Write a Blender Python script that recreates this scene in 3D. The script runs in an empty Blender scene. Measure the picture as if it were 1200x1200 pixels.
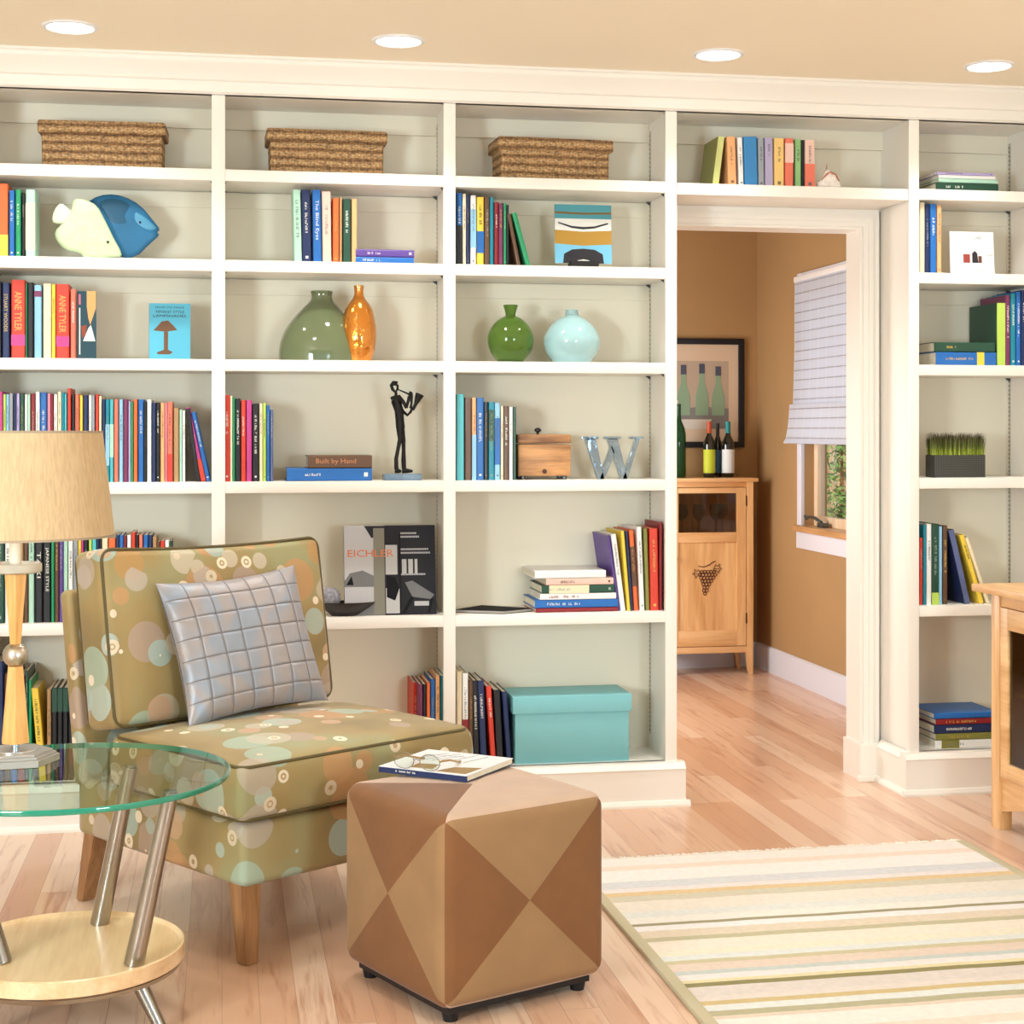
import bpy, bmesh, math, random
from mathutils import Vector, Matrix
random.seed(7)
C = bpy.context.scene.collection
R = math.radians
# ------------------------------------------------------------------ measuring
FPX, YC, EYE = 1900.0, 5.40, 1.286
TH = math.atan(340/1900.0); SN, CS = math.sin(TH), math.cos(TH)
def wx(u, Y=0.0):
    t = (u-600)/FPX; Z = (YC+Y)/(CS-SN*t); return Z*(SN+CS*t)
def wz(u, v, Y=0.0):
    t = (u-600)/FPX; Z = (YC+Y)/(CS-SN*t); return EYE-(v-505)*Z/FPX
def fl(u, v, z=0.0):
    t = (u-600)/FPX; Z = FPX*(EYE-z)/(v-505); return Z*(SN+CS*t), Z*(CS-SN*t)-YC
# ------------------------------------------------------------------ materials
def lin(h):
    if isinstance(h, str):
        v = [int(h[i:i+2], 16)/255 for i in (0, 2, 4)]
    else: v = h
    return tuple((c/12.92 if c <= .04045 else ((c+.055)/1.055)**2.4) for c in v)+(1,)
MC = {}
def newmat(name):
    m = bpy.data.materials.new(name); m.use_nodes = True
    return m, m.node_tree.nodes, m.node_tree.links, m.node_tree.nodes['Principled BSDF']
def mat(name, col, rough=.5, metal=0, bump=0, bscale=60, coat=0, var=0, vscale=4, emit=0, spec=.5, sheen=0, trans=0, ior=1.45):
    if name in MC: return MC[name]
    m, N, L, P = newmat(name)
    P.inputs['Base Color'].default_value = lin(col); P.inputs['Roughness'].default_value = rough
    P.inputs['Metallic'].default_value = metal; P.inputs['Coat Weight'].default_value = coat
    P.inputs['Specular IOR Level'].default_value = spec
    P.inputs['Sheen Weight'].default_value = sheen
    P.inputs['Transmission Weight'].default_value = trans; P.inputs['IOR'].default_value = ior
    if emit:
        P.inputs['Emission Color'].default_value = lin(col); P.inputs['Emission Strength'].default_value = emit
    if var or bump:
        tc = N.new('ShaderNodeTexCoord'); nz = N.new('ShaderNodeTexNoise')
        nz.inputs['Scale'].default_value = vscale; nz.inputs['Detail'].default_value = 4
        L.new(tc.outputs['Object'], nz.inputs['Vector'])
        if var:
            hs = N.new('ShaderNodeHueSaturation'); hs.inputs['Color'].default_value = lin(col)
            mr = N.new('ShaderNodeMapRange'); mr.inputs['To Min'].default_value = 1-var; mr.inputs['To Max'].default_value = 1+var
            mr.inputs['From Min'].default_value = .3; mr.inputs['From Max'].default_value = .7
            L.new(nz.outputs['Fac'], mr.inputs['Value']); L.new(mr.outputs[0], hs.inputs['Value']); L.new(hs.outputs[0], P.inputs['Base Color'])
        if bump:
            n2 = N.new('ShaderNodeTexNoise'); n2.inputs['Scale'].default_value = bscale; n2.inputs['Detail'].default_value = 3
            L.new(tc.outputs['Object'], n2.inputs['Vector'])
            b = N.new('ShaderNodeBump'); b.inputs['Strength'].default_value = bump; b.inputs['Distance'].default_value = .004
            L.new(n2.outputs['Fac'], b.inputs['Height']); L.new(b.outputs[0], P.inputs['Normal'])
    MC[name] = m; return m
def ramp(N, stops, interp='LINEAR'):
    r = N.new('ShaderNodeValToRGB'); r.color_ramp.interpolation = interp
    e = r.color_ramp.elements
    while len(e) > 1: e.remove(e[0])
    e[0].position = stops[0][0]; e[0].color = lin(stops[0][1])
    for p, c in stops[1:]:
        x = e.new(p); x.color = lin(c)
    return r
def wood(name, c1, c2, axis='Z', scale=6, rough=.4, coat=.15, stretch=.08):
    if name in MC: return MC[name]
    m, N, L, P = newmat(name)
    tc = N.new('ShaderNodeTexCoord'); mp = N.new('ShaderNodeMapping')
    s = [1, 1, 1]; s['XYZ'.index(axis)] = stretch; mp.inputs['Scale'].default_value = s
    L.new(tc.outputs['Object'], mp.inputs['Vector'])
    n = N.new('ShaderNodeTexNoise'); n.inputs['Scale'].default_value = scale*4; n.inputs['Detail'].default_value = 6; n.inputs['Distortion'].default_value = .6
    L.new(mp.outputs[0], n.inputs['Vector'])
    n2 = N.new('ShaderNodeTexNoise'); n2.inputs['Scale'].default_value = scale*22; L.new(mp.outputs[0], n2.inputs['Vector'])
    ma = N.new('ShaderNodeMath'); ma.operation = 'MULTIPLY_ADD'; ma.inputs[1].default_value = .35; 
    L.new(n2.outputs['Fac'], ma.inputs[0]); L.new(n.outputs['Fac'], ma.inputs[2])
    r = ramp(N, [(.45, c1), (.85, c2)]); L.new(ma.outputs[0], r.inputs[0]); L.new(r.outputs[0], P.inputs['Base Color'])
    P.inputs['Roughness'].default_value = rough; P.inputs['Coat Weight'].default_value = coat; P.inputs['Coat Roughness'].default_value = .25
    MC[name] = m; return m

M_TRIM = mat('cream_gloss_paint', 'f6efe5', .35, bump=.04, bscale=25)
M_BACKP = mat('cream_paint_shaded', 'f0e7d2', .55, bump=.04, bscale=25)  # same paint as the trim, tanned to carry the shade inside the bays
M_WHITE = mat('white_paint', 'f0eeee', .4)
M_CEIL = mat('peach_ceiling_paint', 'fceed6', .75, bump=.05, bscale=90)
M_WALL = mat('cream_wall_paint', 'ece2d2', .7, bump=.05, bscale=90)
M_TAN = mat('tan_hall_paint', 'ad8a5e', .65, bump=.1, bscale=120, var=.04, vscale=3)
M_STEEL = mat('brushed_steel', 'a7a39a', .28, metal=1)
M_NICKEL = mat('satin_nickel', 'cfc8bc', .3, metal=1)
M_CHROME = mat('chrome', 'aec6d8', .08, metal=1, bump=.35, bscale=28)
M_BLACK = mat('black_satin', '17161a', .4)
M_CHERRY = wood('light_cherry_wood', 'cf965a', 'f3c78e', 'Z', 4)
M_CHERRYH = wood('light_cherry_wood_across', 'cf965a', 'f3c78e', 'Y', 4)
M_CHERRYX = wood('light_cherry_wood_rail', 'd69e62', 'f4ca94', 'X', 4)
M_LEGW = wood('walnut_leg_wood', '7d5534', 'a9784c', 'Z', 8)
M_ASH = wood('ash_disc_wood', 'd6ab7c', 'ebcaa0', 'Y', 5, .3, .3)
M_LAMPW = wood('honey_lamp_wood', 'cf8f45', 'eeb871', 'Z', 10, .35, .4, .04)
M_PAGE = mat('page_edges', 'ece2cc', .8, var=.06, vscale=90)
def glassy(name, col, rough=.02, ior=1.45, mixw=1.0):
    if name in MC: return MC[name]
    m, N, L, P = newmat(name)
    P.inputs['Base Color'].default_value = lin(col); P.inputs['Roughness'].default_value = rough
    P.inputs['Transmission Weight'].default_value = mixw; P.inputs['IOR'].default_value = ior
    MC[name] = m; return m
M_GLASS = glassy('clear_glass', 'f2fbf6')
def pane(name, col, gloss=.02, ior=1.45):
    m, N, L, P = newmat(name); N.remove(P)
    t = N.new('ShaderNodeBsdfTransparent'); t.inputs[0].default_value = lin(col); g = N.new('ShaderNodeBsdfGlossy'); g.inputs['Roughness'].default_value = gloss
    f = N.new('ShaderNodeFresnel'); f.inputs[0].default_value = ior; ms = N.new('ShaderNodeMixShader')
    ge = N.new('ShaderNodeNewGeometry'); iv = N.new('ShaderNodeMath'); iv.operation = 'SUBTRACT'; iv.inputs[0].default_value = 1; L.new(ge.outputs['Backfacing'], iv.inputs[1])
    mu = N.new('ShaderNodeMath'); mu.operation = 'MULTIPLY'; L.new(f.outputs[0], mu.inputs[0]); L.new(iv.outputs[0], mu.inputs[1])
    L.new(mu.outputs[0], ms.inputs[0]); L.new(t.outputs[0], ms.inputs[1]); L.new(g.outputs[0], ms.inputs[2]); L.new(ms.outputs[0], N['Material Output'].inputs[0]); return m
M_PANE = pane('thin_pane_glass', 'fafcfc'); M_SMOKE = pane('smoky_pane_glass', 'd8d2c8')

# floor boards
def floor_mat():
    m, N, L, P = newmat('oak_strip_floor')
    tc = N.new('ShaderNodeTexCoord'); mp = N.new('ShaderNodeMapping'); mp.inputs['Rotation'].default_value = (0, 0, R(90))
    L.new(tc.outputs['Object'], mp.inputs['Vector'])
    b = N.new('ShaderNodeTexBrick'); b.inputs['Scale'].default_value = 1; b.inputs['Brick Width'].default_value = 1.15; b.inputs['Row Height'].default_value = .083
    b.inputs['Mortar Size'].default_value = .0008; b.inputs['Mortar Smooth'].default_value = .3; b.offset = .37; b.offset_frequency = 3; b.squash = 1.3; b.squash_frequency = 4
    b.inputs['Color1'].default_value = (0, 0, 0, 1); b.inputs['Color2'].default_value = (1, 1, 1, 1); b.inputs['Mortar'].default_value = (.3, .3, .3, 1)
    L.new(mp.outputs[0], b.inputs['Vector'])
    m2 = N.new('ShaderNodeMapping'); m2.inputs['Scale'].default_value = (9, .7, 1); L.new(tc.outputs['Object'], m2.inputs['Vector'])
    ad = N.new('ShaderNodeVectorMath'); ad.operation = 'MULTIPLY_ADD'; ad.inputs[1].default_value = (7, 7, 7)
    L.new(b.outputs['Color'], ad.inputs[0]); L.new(m2.outputs[0], ad.inputs[2])
    n = N.new('ShaderNodeTexNoise'); n.inputs['Scale'].default_value = 2.2; n.inputs['Detail'].default_value = 7; n.inputs['Distortion'].default_value = 1.2
    L.new(ad.outputs[0], n.inputs['Vector'])
    n3 = N.new('ShaderNodeTexNoise'); n3.inputs['Scale'].default_value = 14; n3.inputs['Detail'].default_value = 3; L.new(ad.outputs[0], n3.inputs['Vector'])
    r = ramp(N, [(.0, 'd2a283'), (.5, 'dfb89c'), (1, 'ebcdb4')]); L.new(b.outputs['Color'], r.inputs[0])
    g = ramp(N, [(.3, 'c08a68'), (.5, 'ffffff'), (1, 'ffffff')]); 
    s = N.new('ShaderNodeMath'); s.operation = 'MULTIPLY_ADD'; s.inputs[1].default_value = .3; L.new(n3.outputs['Fac'], s.inputs[0])
    s2 = N.new('ShaderNodeMath'); s2.operation = 'SUBTRACT'; s2.inputs[1].default_value = .12; L.new(n.outputs['Fac'], s2.inputs[0]); L.new(s2.outputs[0], s.inputs[2])
    L.new(s.outputs[0], g.inputs[0])
    mx = N.new('ShaderNodeMix'); mx.data_type = 'RGBA'; mx.blend_type = 'MULTIPLY'; mx.inputs[0].default_value = .55
    L.new(r.outputs[0], mx.inputs[6]); L.new(g.outputs[0], mx.inputs[7])
    m3 = N.new('ShaderNodeMix'); m3.data_type = 'RGBA'; m3.inputs[7].default_value = lin('8c5a3c')
    fm = N.new('ShaderNodeMath'); fm.operation = 'MULTIPLY'; fm.inputs[1].default_value = .6
    L.new(b.outputs['Fac'], fm.inputs[0]); L.new(fm.outputs[0], m3.inputs[0]); L.new(mx.outputs[2], m3.inputs[6])
    L.new(m3.outputs[2], P.inputs['Base Color']); P.inputs['Roughness'].default_value = .3; P.inputs['Coat Weight'].default_value = .25; P.inputs['Coat Roughness'].default_value = .2
    return m
M_FLOOR = floor_mat()

def dots_mat():
    m, N, L, P = newmat('dotted_upholstery')
    tc = N.new('ShaderNodeTexCoord')
    base = N.new('ShaderNodeTexNoise'); base.inputs['Scale'].default_value = 3.5; L.new(tc.outputs['Object'], base.inputs['Vector'])
    rb = ramp(N, [(.35, '8a7446'), (.5, 'a08652'), (.65, '9a9468')]); L.new(base.outputs['Fac'], rb.inputs[0])
    cur = rb.outputs[0]
    def layer(scale, off, rad, var, prob, cols, fac, ring=None):
        nonlocal cur
        mp = N.new('ShaderNodeMapping'); mp.inputs['Location'].default_value = off; L.new(tc.outputs['Object'], mp.inputs['Vector'])
        v = N.new('ShaderNodeTexVoronoi'); v.inputs['Scale'].default_value = scale; v.inputs['Randomness'].default_value = .85; L.new(mp.outputs[0], v.inputs['Vector'])
        sp = N.new('ShaderNodeSeparateColor'); L.new(v.outputs['Color'], sp.inputs[0])
        rr = N.new('ShaderNodeMath'); rr.operation = 'MULTIPLY_ADD'; rr.inputs[1].default_value = var; rr.inputs[2].default_value = rad; L.new(sp.outputs[0], rr.inputs[0])
        c = N.new('ShaderNodeMath'); c.operation = 'LESS_THAN'; L.new(v.outputs['Distance'], c.inputs[0]); L.new(rr.outputs[0], c.inputs[1])
        q = N.new('ShaderNodeMath'); q.operation = 'LESS_THAN'; q.inputs[1].default_value = prob; L.new(sp.outputs[1], q.inputs[0])
        f = N.new('ShaderNodeMath'); f.operation = 'MULTIPLY'; L.new(c.outputs[0], f.inputs[0]); L.new(q.outputs[0], f.inputs[1])
        f2 = N.new('ShaderNodeMath'); f2.operation = 'MULTIPLY'; f2.inputs[1].default_value = fac; L.new(f.outputs[0], f2.inputs[0])
        cr = ramp(N, [(i/len(cols), k) for i, k in enumerate(cols)], 'CONSTANT'); L.new(sp.outputs[2], cr.inputs[0])
        mx = N.new('ShaderNodeMix'); mx.data_type = 'RGBA'; L.new(f2.outputs[0], mx.inputs[0]); L.new(cur, mx.inputs[6]); L.new(cr.outputs[0], mx.inputs[7])
        cur = mx.outputs[2]
        if ring:
            c2 = N.new('ShaderNodeMath'); c2.operation = 'COMPARE'; c2.inputs[1].default_value = rad*.45; c2.inputs[2].default_value = rad*.13; L.new(v.outputs['Distance'], c2.inputs[0])
            f3 = N.new('ShaderNodeMath'); f3.operation = 'MULTIPLY'; L.new(c2.outputs[0], f3.inputs[0]); L.new(f.outputs[0], f3.inputs[1])
            mx = N.new('ShaderNodeMix'); mx.data_type = 'RGBA'; L.new(f3.outputs[0], mx.inputs[0]); L.new(cur, mx.inputs[6]); mx.inputs[7].default_value = lin(ring)
            cur = mx.outputs[2]
    layer(6.2, (0, 0, 0), .26, .24, .95, ['a4b8a4', 'c08a58', 'ae9484', 'b0c0b4', 'b8874c'], .7)
    layer(7.2, (5.3, 8.1, 2.4), .22, .2, .75, ['c2b49c', 'a4bcb4', 'c08c5c', 'b4a494'], .7)
    layer(9, (3.1, 1.7, 5.2), .22, .16, .6, ['c8b8a0', 'a8b4a8', 'c49a78', 'b8a898'], .8)
    layer(12.5, (7.3, 2.2, 9.1), .2, .05, .5, ['ecdcc0', 'e8d6bc', 'd8c4a8'], .95, 'b09468')
    L.new(cur, P.inputs['Base Color']); P.inputs['Roughness'].default_value = .6; P.inputs['Sheen Weight'].default_value = .15
    b = N.new('ShaderNodeBump'); b.inputs['Strength'].default_value = .12; b.inputs['Distance'].default_value = .002
    n2 = N.new('ShaderNodeTexNoise'); n2.inputs['Scale'].default_value = 250; L.new(tc.outputs['Object'], n2.inputs['Vector']); L.new(n2.outputs['Fac'], b.inputs['Height']); L.new(b.outputs[0], P.inputs['Normal'])
    return m
M_DOTS = dots_mat()
M_PIPE = mat('olive_piping', '5c4e2a', .55)

def seagrass():
    m, N, L, P = newmat('woven_seagrass')
    tc = N.new('ShaderNodeTexCoord'); mp = N.new('ShaderNodeMapping'); mp.inputs['Scale'].default_value = (1, 1, 1.8); L.new(tc.outputs['Object'], mp.inputs['Vector'])
    v = N.new('ShaderNodeTexVoronoi'); v.inputs['Scale'].default_value = 95; v.inputs['Randomness'].default_value = .6; L.new(mp.outputs[0], v.inputs['Vector'])
    w = N.new('ShaderNodeTexWave'); w.bands_direction = 'Z'; w.inputs['Scale'].default_value = 11; w.inputs['Distortion'].default_value = 1.5; L.new(tc.outputs['Object'], w.inputs['Vector'])
    r = ramp(N, [(0, 'ecd0a8'), (.4, 'c29e74'), (.85, '665240')]); L.new(v.outputs['Distance'], r.inputs[0])
    r2 = ramp(N, [(0, '8a6844'), (.5, 'f0d0a2'), (1, 'fff0d0')]); L.new(w.outputs['Fac'], r2.inputs[0])
    mx = N.new('ShaderNodeMix'); mx.data_type = 'RGBA'; mx.blend_type = 'MULTIPLY'; mx.inputs[0].default_value = .9; L.new(r.outputs[0], mx.inputs[6]); L.new(r2.outputs[0], mx.inputs[7])
    g = N.new('ShaderNodeGamma'); g.inputs[1].default_value = .8; L.new(mx.outputs[2], g.inputs[0]); L.new(g.outputs[0], P.inputs['Base Color'])
    b = N.new('ShaderNodeBump'); b.invert = True; b.inputs['Strength'].default_value = .9; b.inputs['Distance'].default_value = .006; L.new(v.outputs['Distance'], b.inputs['Height']); L.new(b.outputs[0], P.inputs['Normal'])
    P.inputs['Roughness'].default_value = .8
    return m
M_GRASSW = seagrass()

# ------------------------------------------------------------------ mesh helpers
def box(bm, x0, x1, y0, y1, z0, z1, mi=0, bev=0):
    vs = [bm.verts.new(p) for p in ((x0, y0, z0), (x1, y0, z0), (x1, y1, z0), (x0, y1, z0), (x0, y0, z1), (x1, y0, z1), (x1, y1, z1), (x0, y1, z1))]
    fs = [bm.faces.new([vs[i] for i in q]) for q in ((0, 3, 2, 1), (4, 5, 6, 7), (0, 1, 5, 4), (1, 2, 6, 5), (2, 3, 7, 6), (3, 0, 4, 7))]
    for f in fs: f.material_index = mi
    if bev:
        es = list({e for f in fs for e in f.edges})
        r = bmesh.ops.bevel(bm, geom=es, offset=bev, segments=2, affect='EDGES', profile=.6)
        for f in r['faces']: f.material_index = mi
    return vs
def prism(bm, pts, a, b, axis='Y', mi=0):
    """pts 2D outline; axis Y: pts are (x,z); axis X: (y,z); axis Z: (x,y)"""
    def P(p, t):
        return (p[0], t, p[1]) if axis == 'Y' else ((t, p[0], p[1]) if axis == 'X' else (p[0], p[1], t))
    A = [bm.verts.new(P(p, a)) for p in pts]; B = [bm.verts.new(P(p, b)) for p in pts]
    fs = [bm.faces.new(A), bm.faces.new(B[::-1])]
    n = len(pts)
    for i in range(n): fs.append(bm.faces.new((A[i], B[i], B[(i+1) % n], A[(i+1) % n])))
    for f in fs: f.material_index = mi
    bmesh.ops.recalc_face_normals(bm, faces=fs)
def lathe(bm, prof, n=40, cx=0, cy=0, sx=1, sy=1, mi=0):
    rings = []
    for r, z in prof:
        if r < 1e-5: rings.append([bm.verts.new((cx, cy, z))])
        else: rings.append([bm.verts.new((cx+sx*r*math.cos(2*math.pi*i/n), cy+sy*r*math.sin(2*math.pi*i/n), z)) for i in range(n)])
    for a, b in zip(rings, rings[1:]):
        for i in range(n):
            j = (i+1) % n
            if len(a) == 1 and len(b) == 1: continue
            if len(a) == 1: f = bm.faces.new((a[0], b[i], b[j]))
            elif len(b) == 1: f = bm.faces.new((a[i], b[0], a[j]))
            else: f = bm.faces.new((a[i], b[i], b[j], a[j]))
            f.material_index = mi
    bmesh.ops.recalc_face_normals(bm, faces=bm.faces)
def tube(bm, pts, r, n=10, closed=False, mi=0):
    pts = [Vector(p) for p in pts]; k = len(pts)
    rad = r if isinstance(r, (list, tuple)) else [r]*k
    rings = []; up = None
    for i, p in enumerate(pts):
        if closed: d = pts[(i+1) % k]-pts[i-1]
        else: d = pts[min(i+1, k-1)]-pts[max(i-1, 0)]
        d.normalize()
        if up is None:
            up = Vector((0, 0, 1)) if abs(d.z) < .9 else Vector((1, 0, 0))
        a = d.cross(up).normalized(); b = a.cross(d).normalized(); up = b
        rings.append([bm.verts.new(p+(a*math.cos(2*math.pi*j/n)+b*math.sin(2*math.pi*j/n))*rad[i]) for j in range(n)])
    m = k if closed else k-1
    for i in range(m):
        A, B = rings[i], rings[(i+1) % k]
        for j in range(n):
            f = bm.faces.new((A[j], B[j], B[(j+1) % n], A[(j+1) % n])); f.material_index = mi
    if not closed:
        bm.faces.new(rings[0]).material_index = mi; bm.faces.new(rings[-1][::-1]).material_index = mi
def rbox(bm, hx, hy, hz, r, m=8, k=4, fn=None, mfn=None, c=(0, 0, 0)):
    """rounded box, centre c, optional fn(p)->p shape change, mfn(face,a,b)->material"""
    H = (hx, hy, hz)
    def samples(h):
        e = [h-r+r*math.tan(i/k*math.pi/4) for i in range(k+1)]
        mid = [-(h-r)+2*(h-r)*i/m for i in range(1, m)]
        return [-x for x in e[::-1]]+mid+e
    S = [samples(h) for h in H]; vm = {}
    def V(p):
        key = tuple(round(x, 6) for x in p)
        if key in vm: return vm[key]
        inn = [max(-(H[i]-r), min(H[i]-r, p[i])) for i in range(3)]
        d = Vector([p[i]-inn[i] for i in range(3)])
        q = Vector(inn)+(d.normalized()*r if d.length > 1e-9 else d)
        if fn: q = Vector(fn(q))
        vm[key] = bm.verts.new(q+Vector(c)); return vm[key]
    for ax in range(3):
        a, b = (ax+1) % 3, (ax+2) % 3
        for sg in (-1, 1):
            for i in range(len(S[a])-1):
                for j in range(len(S[b])-1):
                    q = []
                    for ii, jj in ((i, j), (i+1, j), (i+1, j+1), (i, j+1)):
                        p = [0, 0, 0]; p[ax] = sg*H[ax]; p[a] = S[a][ii]; p[b] = S[b][jj]; q.append(V(p))
                    if sg < 0: q = q[::-1]
                    if mfn and i == j and abs(H[a]-H[b]) < 1e-6 or mfn and i+j == len(S[a])-2 and abs(H[a]-H[b]) < 1e-6:
                        tri = ((0, 1, 2), (0, 2, 3)) if (i == j) == (sg > 0 or True) and i == j else ((0, 1, 3), (1, 2, 3))
                        if sg < 0: # reversed list: order is 3,2,1,0
                            q = q[::-1]
                            tri = [t[::-1] for t in tri]
                        cc = [(i, j), (i+1, j), (i+1, j+1), (i, j+1)]
                        for t in tri:
                            f = bm.faces.new([q[x] for x in t])
                            am = sum(S[a][cc[x][0]] for x in t)/3; bmn = sum(S[b][cc[x][1]] for x in t)/3
                            f.material_index = mfn(ax, sg, am, bmn)
                        continue
                    f = bm.faces.new(q)
                    if mfn: f.material_index = mfn(ax, sg, (S[a][i]+S[a][i+1])/2, (S[b][j]+S[b][j+1])/2)
def ob(name, bm, mats, parent=None, smooth=True, angle=35, kind=None, label=None, loc=None, rot=None):
    me = bpy.data.meshes.new(name); bm.to_mesh(me); bm.free()
    if smooth:
        me.shade_smooth(); me.set_sharp_from_angle(angle=R(angle))
    for m in (mats if isinstance(mats, (list, tuple)) else [mats]): me.materials.append(m)
    o = bpy.data.objects.new(name, me); C.objects.link(o)
    if parent: o.parent = parent
    if kind: o['kind'] = kind
    if label: o['label'] = label
    if loc: o.location = loc
    if rot: o.rotation_euler = rot
    return o
def B(): return bmesh.new()
def thing(name, label, cat, loc=(0, 0, 0), rot=(0, 0, 0), group=None):
    o = bpy.data.objects.new(name, None); C.objects.link(o); o.location = loc; o.rotation_euler = rot
    o.empty_display_size = .05; o['label'] = label; o['category'] = cat
    if group: o['group'] = group
    return o
def tag(o, label, cat, group=None):
    o['label'] = label; o['category'] = cat
    if group: o['group'] = group
    return o
def bxo(name, dims, m, parent=None, bev=.0015, **k):
    bm = B(); box(bm, *dims, bev=bev); return ob(name, bm, m, parent, **k)
FONT = {}
def text_bm(s, width=None, height=None, depth=.0004, narrow=None):
    """lettering centred on origin in XY, as bmesh"""
    if s not in FONT:
        cu = bpy.data.curves.new('t', 'FONT'); cu.body = s; cu.align_x = 'CENTER'; cu.align_y = 'CENTER'; cu.extrude = 0; cu.resolution_u = 2
        o = bpy.data.objects.new('t', cu); C.objects.link(o)
        dg = bpy.context.evaluated_depsgraph_get(); me = bpy.data.meshes.new_from_object(o.evaluated_get(dg))
        bpy.data.objects.remove(o); bpy.data.curves.remove(cu); FONT[s] = me
    bm = B(); bm.from_mesh(FONT[s])
    xs = [v.co.x for v in bm.verts]; ys = [v.co.y for v in bm.verts]
    cx, cy, w, h = (min(xs)+max(xs))/2, (min(ys)+max(ys))/2, max(xs)-min(xs), max(ys)-min(ys)
    sx = width/w if width else height/h; sy = height/h if height else sx
    for v in bm.verts: v.co = Vector(((v.co.x-cx)*sx, (v.co.y-cy)*sy, 0))
    return bm
FACE = Matrix(((1, 0, 0), (0, 0, -1), (0, 1, 0)))          # lettering that faces the room
SPINE = Matrix(((0, 1, 0), (0, 0, -1), (-1, 0, 0)))        # reads downwards along a spine
def put(bm, rot, loc):
    for v in bm.verts: v.co = rot @ v.co+Vector(loc)
    return bm
def pillowed(bm, outline, y, thick, steps=((1, 0), (.96, .6), (.86, .88), (.6, 1), (.25, 1.05)), centre=None, mi=0):
    """solid with a rounded front and back from an (x,z) outline"""
    n = len(outline); cx = centre[0] if centre else sum(p[0] for p in outline)/n; cz = centre[1] if centre else sum(p[1] for p in outline)/n
    def ring(s, t): return [bm.verts.new((cx+(p[0]-cx)*s, y+t, cz+(p[1]-cz)*s)) for p in outline]
    fr = [ring(s, -thick/2*t) for s, t in steps]; bk = [ring(s, thick/2*t) for s, t in steps[1:]]
    fs = []
    def br(a, b):
        for i in range(n): fs.append(bm.faces.new((a[i], a[(i+1) % n], b[(i+1) % n], b[i])))
    for a, b in zip(fr, fr[1:]): br(a, b)
    br(bk[0], fr[0])
    for a, b in zip(bk, bk[1:]): br(b, a)
    for rg, t in ((fr[-1], -1), (bk[-1], 1)):
        cv = bm.verts.new((cx, y+thick/2*t*1.06, cz))
        for i in range(n): fs.append(bm.faces.new((rg[i], rg[(i+1) % n], cv)))
    for f in fs: f.material_index = mi
    bmesh.ops.recalc_face_normals(bm, faces=bm.faces)
def smooth_outline(pts, it=2):
    for _ in range(it):
        q = []
        for i, p in enumerate(pts):
            n = pts[(i+1) % len(pts)]
            q += [(p[0]*.75+n[0]*.25, p[1]*.75+n[1]*.25), (p[0]*.25+n[0]*.75, p[1]*.25+n[1]*.75)]
        pts = q
    return pts

# ------------------------------------------------------------------ room shell
CEIL = 2.505; D = .28; XL, XR = -2.35, 3.02
bm = B(); box(bm, XL-.1, 4.0, -8.2, 3.3, -.05, 0); ob('floor', bm, M_FLOOR, kind='structure', smooth=False)
bm = B(); box(bm, XL-.1, XR+.1, -8.2, D+.12, CEIL, CEIL+.05); ob('ceiling', bm, M_CEIL, kind='structure', smooth=False)
DX0, DX1, DZ = 1.52, 2.337, 2.047
bm = B(); box(bm, XL-.1, DX0, D, D+.11, 0, CEIL); box(bm, DX1, 3.0, D, D+.11, 0, CEIL); box(bm, DX0, DX1, D, D+.11, DZ, CEIL)
ob('wall_back', bm, M_WALL, kind='structure', smooth=False)
bm = B(); box(bm, XL-.1, XL, -8.2, D, 0, CEIL); ob('wall_left', bm, M_WALL, kind='structure', smooth=False)
bm = B(); box(bm, XR, XR+.1, -8.2, D, 0, CEIL); ob('wall_right', bm, M_WALL, kind='structure', smooth=False)
bm = B()
ops = [(-2.1, -.55), (-.35, 1.2), (1.4, 2.8)]
box(bm, XL-.1, XR+.1, -8.3, -8.2, 0, .45); box(bm, XL-.1, XR+.1, -8.3, -8.2, 2.2, CEIL)
xs_ = [XL-.1]+[v for p in ops for v in p]+[XR+.1]
for a, b in zip(xs_[::2], xs_[1::2]): box(bm, a, b, -8.3, -8.2, .45, 2.2)
ob('wall_front', bm, mat('slate_wall_paint', '7c8890', .7), kind='structure', smooth=False)
# hall beyond the opening
HX, HY = 2.885, 3.10; WY0, WY1, WZ0, WZ1 = 1.62, 2.37, .80, 2.02
bm = B(); box(bm, .8, HX+.12, HY, HY+.1, 0, CEIL); ob('wall_hall_far', bm, M_TAN, kind='structure', smooth=False)
bm = B(); box(bm, HX, HX+.12, D+.11, WY0, 0, CEIL); box(bm, HX, HX+.12, WY1, HY, 0, CEIL); box(bm, HX, HX+.12, WY0, WY1, 0, WZ0); box(bm, HX, HX+.12, WY0, WY1, WZ1, CEIL)
ob('wall_hall_right', bm, M_TAN, kind='structure', smooth=False)
bm = B(); box(bm, .7, .8, D+.11, HY+.1, 0, CEIL); ob('wall_hall_left', bm, M_TAN, kind='structure', smooth=False)
bm = B(); box(bm, .7, HX+.12, D+.12, HY+.1, CEIL, CEIL+.05); ob('ceiling_hall', bm, mat('hall_ceiling_paint', 'd8c4a4', .8), kind='structure', smooth=False)
M_HTRIM = mat('cool_white_trim_paint', 'dfe0ea', .4)
bm = B(); prism(bm, [(HX, 0), (HX-.018, 0), (HX-.018, .128), (HX-.008, .135), (HX, .135)], D+.11, HY, 'Y'); ob('baseboard_hall_right', bm, M_HTRIM, kind='structure', smooth=False)
bm = B(); box(bm, .8, HX-.02, HY-.018, HY, 0, .135); ob('baseboard_hall_far', bm, M_HTRIM, kind='structure', smooth=False)
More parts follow.
